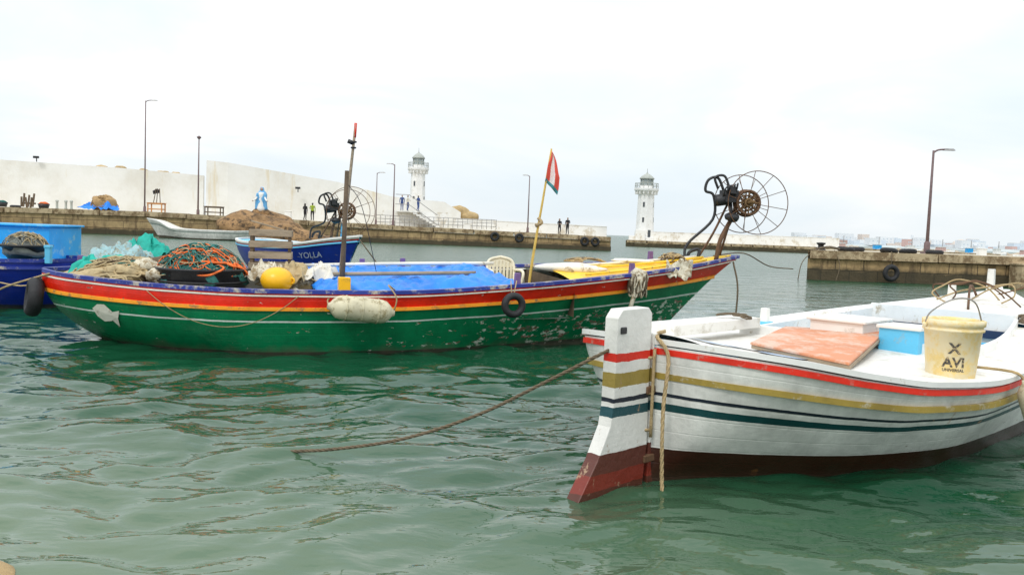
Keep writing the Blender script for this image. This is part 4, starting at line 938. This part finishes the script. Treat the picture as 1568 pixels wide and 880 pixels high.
for x in (-41.4,-40.6,-40.1):
    b=B(); b.lathe([(0,0),(.14,0),(.1,.1),(.1,.6),(.15,.68),(.12,.78),(0,.8)],(x,77,2.1),0,12); b.finish('mooring_bollard',[LTGREY])
def frame_table(name,c,w,d,h,mat,extra=False):
    b=B(); c=V(c)
    for sx in (-1,1):
        for sy in (-1,1): b.box(c+V((sx*w/2,sy*d/2,h/2)),(.09,.09,h),0)
    for z in (h,h*.45):
        for sy in (-1,1): b.box(c+V((0,sy*(d/2+.06),z-.06)),(w+.1,.03,.1),0)
    b.box(c+V((0,0,h+.02)),(w+.2,d+.2,.05),0)
    if extra:
        for sx in (-.3,0,.35): b.tube([c+V((sx,0,h)),c+V((sx*.5+.1,0,h+1.4))],.04,1,6); b.cloth([c+V((sx*.5+.1,0,h+1.35)),c+V((sx*.5-.25,0,h+1.1)),c+V((sx*.5-.15,0,h+.8)),c+V((sx*.5+.1,0,h+1.0))],2,6,6,.05,3)
    b.finish(name,[mat,DWOOD,CLOTHK])
frame_table('wooden_stall',(-34.0,80.8,2.1),1.3,.8,.9,M('orange_wood',(.6,.28,.10),.8,.3,3,.4,20),True)
frame_table('wooden_table',(-29.2,82.7,2.05),1.5,.8,.85,DWOOD)
b=B(); c=V((-22.6,85,1.95)); b.box(c+V((0,0,.4)),(.6,.5,.8),0); b.box(c+V((0,0,.83)),(.7,.6,.07),0); b.finish('white_cabinet',[WHITE],bevel=.03)
b=B(); b.box((-4.9,88.4,1.95),(.7,.5,.6),0); b.box((-4.9,88.4,2.27),(.8,.6,.05),0); b.finish('white_cabinet',[WHITE],bevel=.03)
for (x,y,z) in ((-47.3,84.6,7.0),(-22.9,90.2,5.2)):
    b=B(); b.box((x,y-.4,z-.1),(.08,.08,.45),0); b.box((x,y-.5,z+.12),(.5,.25,.22),0); b.finish('wall_floodlight',[BLACK],bevel=.02)
# ================================================================ DISTANCE
b=B(); rnd=random.Random(9)
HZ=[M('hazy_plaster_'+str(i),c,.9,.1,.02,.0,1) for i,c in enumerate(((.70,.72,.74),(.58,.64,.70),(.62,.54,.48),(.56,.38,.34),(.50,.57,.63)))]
for i in range(260):
    y=rnd.uniform(820,1150); fx=rnd.uniform(.33,.85); x=fx*y; h=rnd.choice([2.5,3.5,5,7,10])*rnd.uniform(.7,1.2); w=rnd.uniform(4,16)
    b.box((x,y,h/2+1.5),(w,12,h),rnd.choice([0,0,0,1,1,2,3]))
    if h>4:
        for k in range(int(h//3)):
            for q_ in range(max(2,int(w//4))): b.box((x-w*.4+w*.8*(q_+.5)/max(2,int(w//4)),y-6.05,2.7+3*k),(1.2,.1,1.1),4)
b.lathe([(9,0),(9,3),(7.5,6.5),(4,8.5),(0,9.5)],(.525*900,900,2),2,16)
b.box((.47*900,905,7),(2,2,14),0)
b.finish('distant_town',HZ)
b=B()
def land(u,v):
    x=280+900*u; y=790+500*v; return V((x,y,-1+ (3.2*min(1,u*12))*min(1,v*10)+1.2*mnoise.noise(V((x*.02,y*.02,0)))))
b.grid(land,60,20,0); b.finish('coast_strip',[M('hazy_coast',(.48,.52,.52),.9,.3,.02,.0,1)])  # low strip of coastal land under the far town
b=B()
for i in range(190):
    x=62+75*rnd.random()+0; y=165+rnd.uniform(-2,2); b.ball((x,y,.1),(rnd.uniform(.6,1.4),.9,rnd.uniform(.5,1.25)),0,8,6,.4,1,sm=False)
b.box((100,168,.5),(76,4,1.0),1); b.finish('distant_breakwater',[M('pale_rock',(.48,.40,.30),.9,.3,.5,.3,2),QTOP])
for i in range(11):
    x=62+5.6*i+rnd.uniform(-1,1); y=158; b=B(); L_=rnd.uniform(3,5)
    def hf(u,v):
        a=(u-.5)*L_; w=.8*math.sin(math.pi*min(1,max(0.02,u*.9+.1)))**.6; t=(2*v-1); return V((x+a,y+w*t,.9+.4*u*u-.9*(1-abs(t)**3)))
    b.grid(hf,10,8,0); b.box((x-.3,y,1.3),(L_*.3,1,.9),1); b.box((x-.3,y,1.8),(L_*.34,1.1,.08),0); b.tube([(x,y,1.5),(x,y,3.2)],.05,2,5)
    b.finish('small_motorboat',[WHITE,HZ[3] if i%3==0 else CYAN if i%3==1 else WHITE,STEEL],solid=.05)
b=B(); b.ball((-2.66,3.70,-.085),(.49,.30,.20),0,36,22,.3,3.0); b.finish('shore_rock',[M('sandstone',(.40,.28,.14),.9,.45,6,.9,30)])

# ================================================================ WORLD / LIGHT / CAMERA
w=bpy.data.worlds.new('World'); scene.world=w; w.use_nodes=True; nt=w.node_tree; bg=nt.nodes['Background']
el,az=math.radians(48),math.radians(205)
sky=N(nt,'ShaderNodeTexSky',sky_type='NISHITA'); sky.sun_disc=False; sky.sun_elevation=el; sky.sun_rotation=az
tc=N(nt,'ShaderNodeTexCoord'); mp=N(nt,'ShaderNodeMapping'); mp.inputs['Scale'].default_value=(1,1,3.6); nt.links.new(tc.outputs['Generated'],mp.inputs['Vector'])
n1=N(nt,'ShaderNodeTexNoise'); n1.inputs['Scale'].default_value=2.2; n1.inputs['Detail'].default_value=8; n1.inputs['Roughness'].default_value=.52; n1.inputs['Distortion'].default_value=.5; nt.links.new(mp.outputs[0],n1.inputs['Vector'])
cl=ramp(nt,n1.outputs[0],[(.36,(8.1,9.0,9.6)),(.50,(9.1,9.6,9.9)),(.62,(10.8,10.8,10.8))])
# overcast luminance rises towards the zenith (CIE overcast sky)
spz=N(nt,'ShaderNodeSeparateXYZ'); nt.links.new(tc.outputs['Generated'],spz.inputs[0])
zr=N(nt,'ShaderNodeMapRange'); nt.links.new(spz.outputs[2],zr.inputs[0]); zr.inputs[1].default_value=0; zr.inputs[2].default_value=1; zr.inputs[3].default_value=1.0; zr.inputs[4].default_value=1.62
cm=N(nt,'ShaderNodeVectorMath',operation='SCALE'); nt.links.new(cl.outputs[0],cm.inputs[0]); nt.links.new(zr.outputs[0],cm.inputs['Scale'])
o=mix(nt,.94,sky.outputs[0],cm.outputs[0]); nt.links.new(o,bg.inputs[0]); bg.inputs[1].default_value=.102
sd=bpy.data.lights.new('sun','SUN'); sd.energy=1.2; sd.angle=math.radians(12); sd.color=(1,.97,.91)
so=bpy.data.objects.new('sun',sd); COL.objects.link(so)
dirv=V((math.sin(az)*math.cos(el),math.cos(az)*math.cos(el),math.sin(el))); so.rotation_euler=dirv.to_track_quat('Z','Y').to_euler(); so.location=(0,0,30)
cd=bpy.data.cameras.new('camera'); cd.sensor_width=36; cd.lens=1300/1568*36; cd.clip_end=20000; cd.clip_start=.05
cam=bpy.data.objects.new('camera',cd); COL.objects.link(cam)
cam.matrix_world=Matrix.Translation((0,0,1.65))@(Matrix.Rotation(math.radians(90-3.78),4,'X')@Matrix.Rotation(math.radians(2.2),4,'Z'))
scene.camera=cam
scene.view_settings.view_transform='Standard'; scene.view_settings.look='None'; scene.view_settings.exposure=0
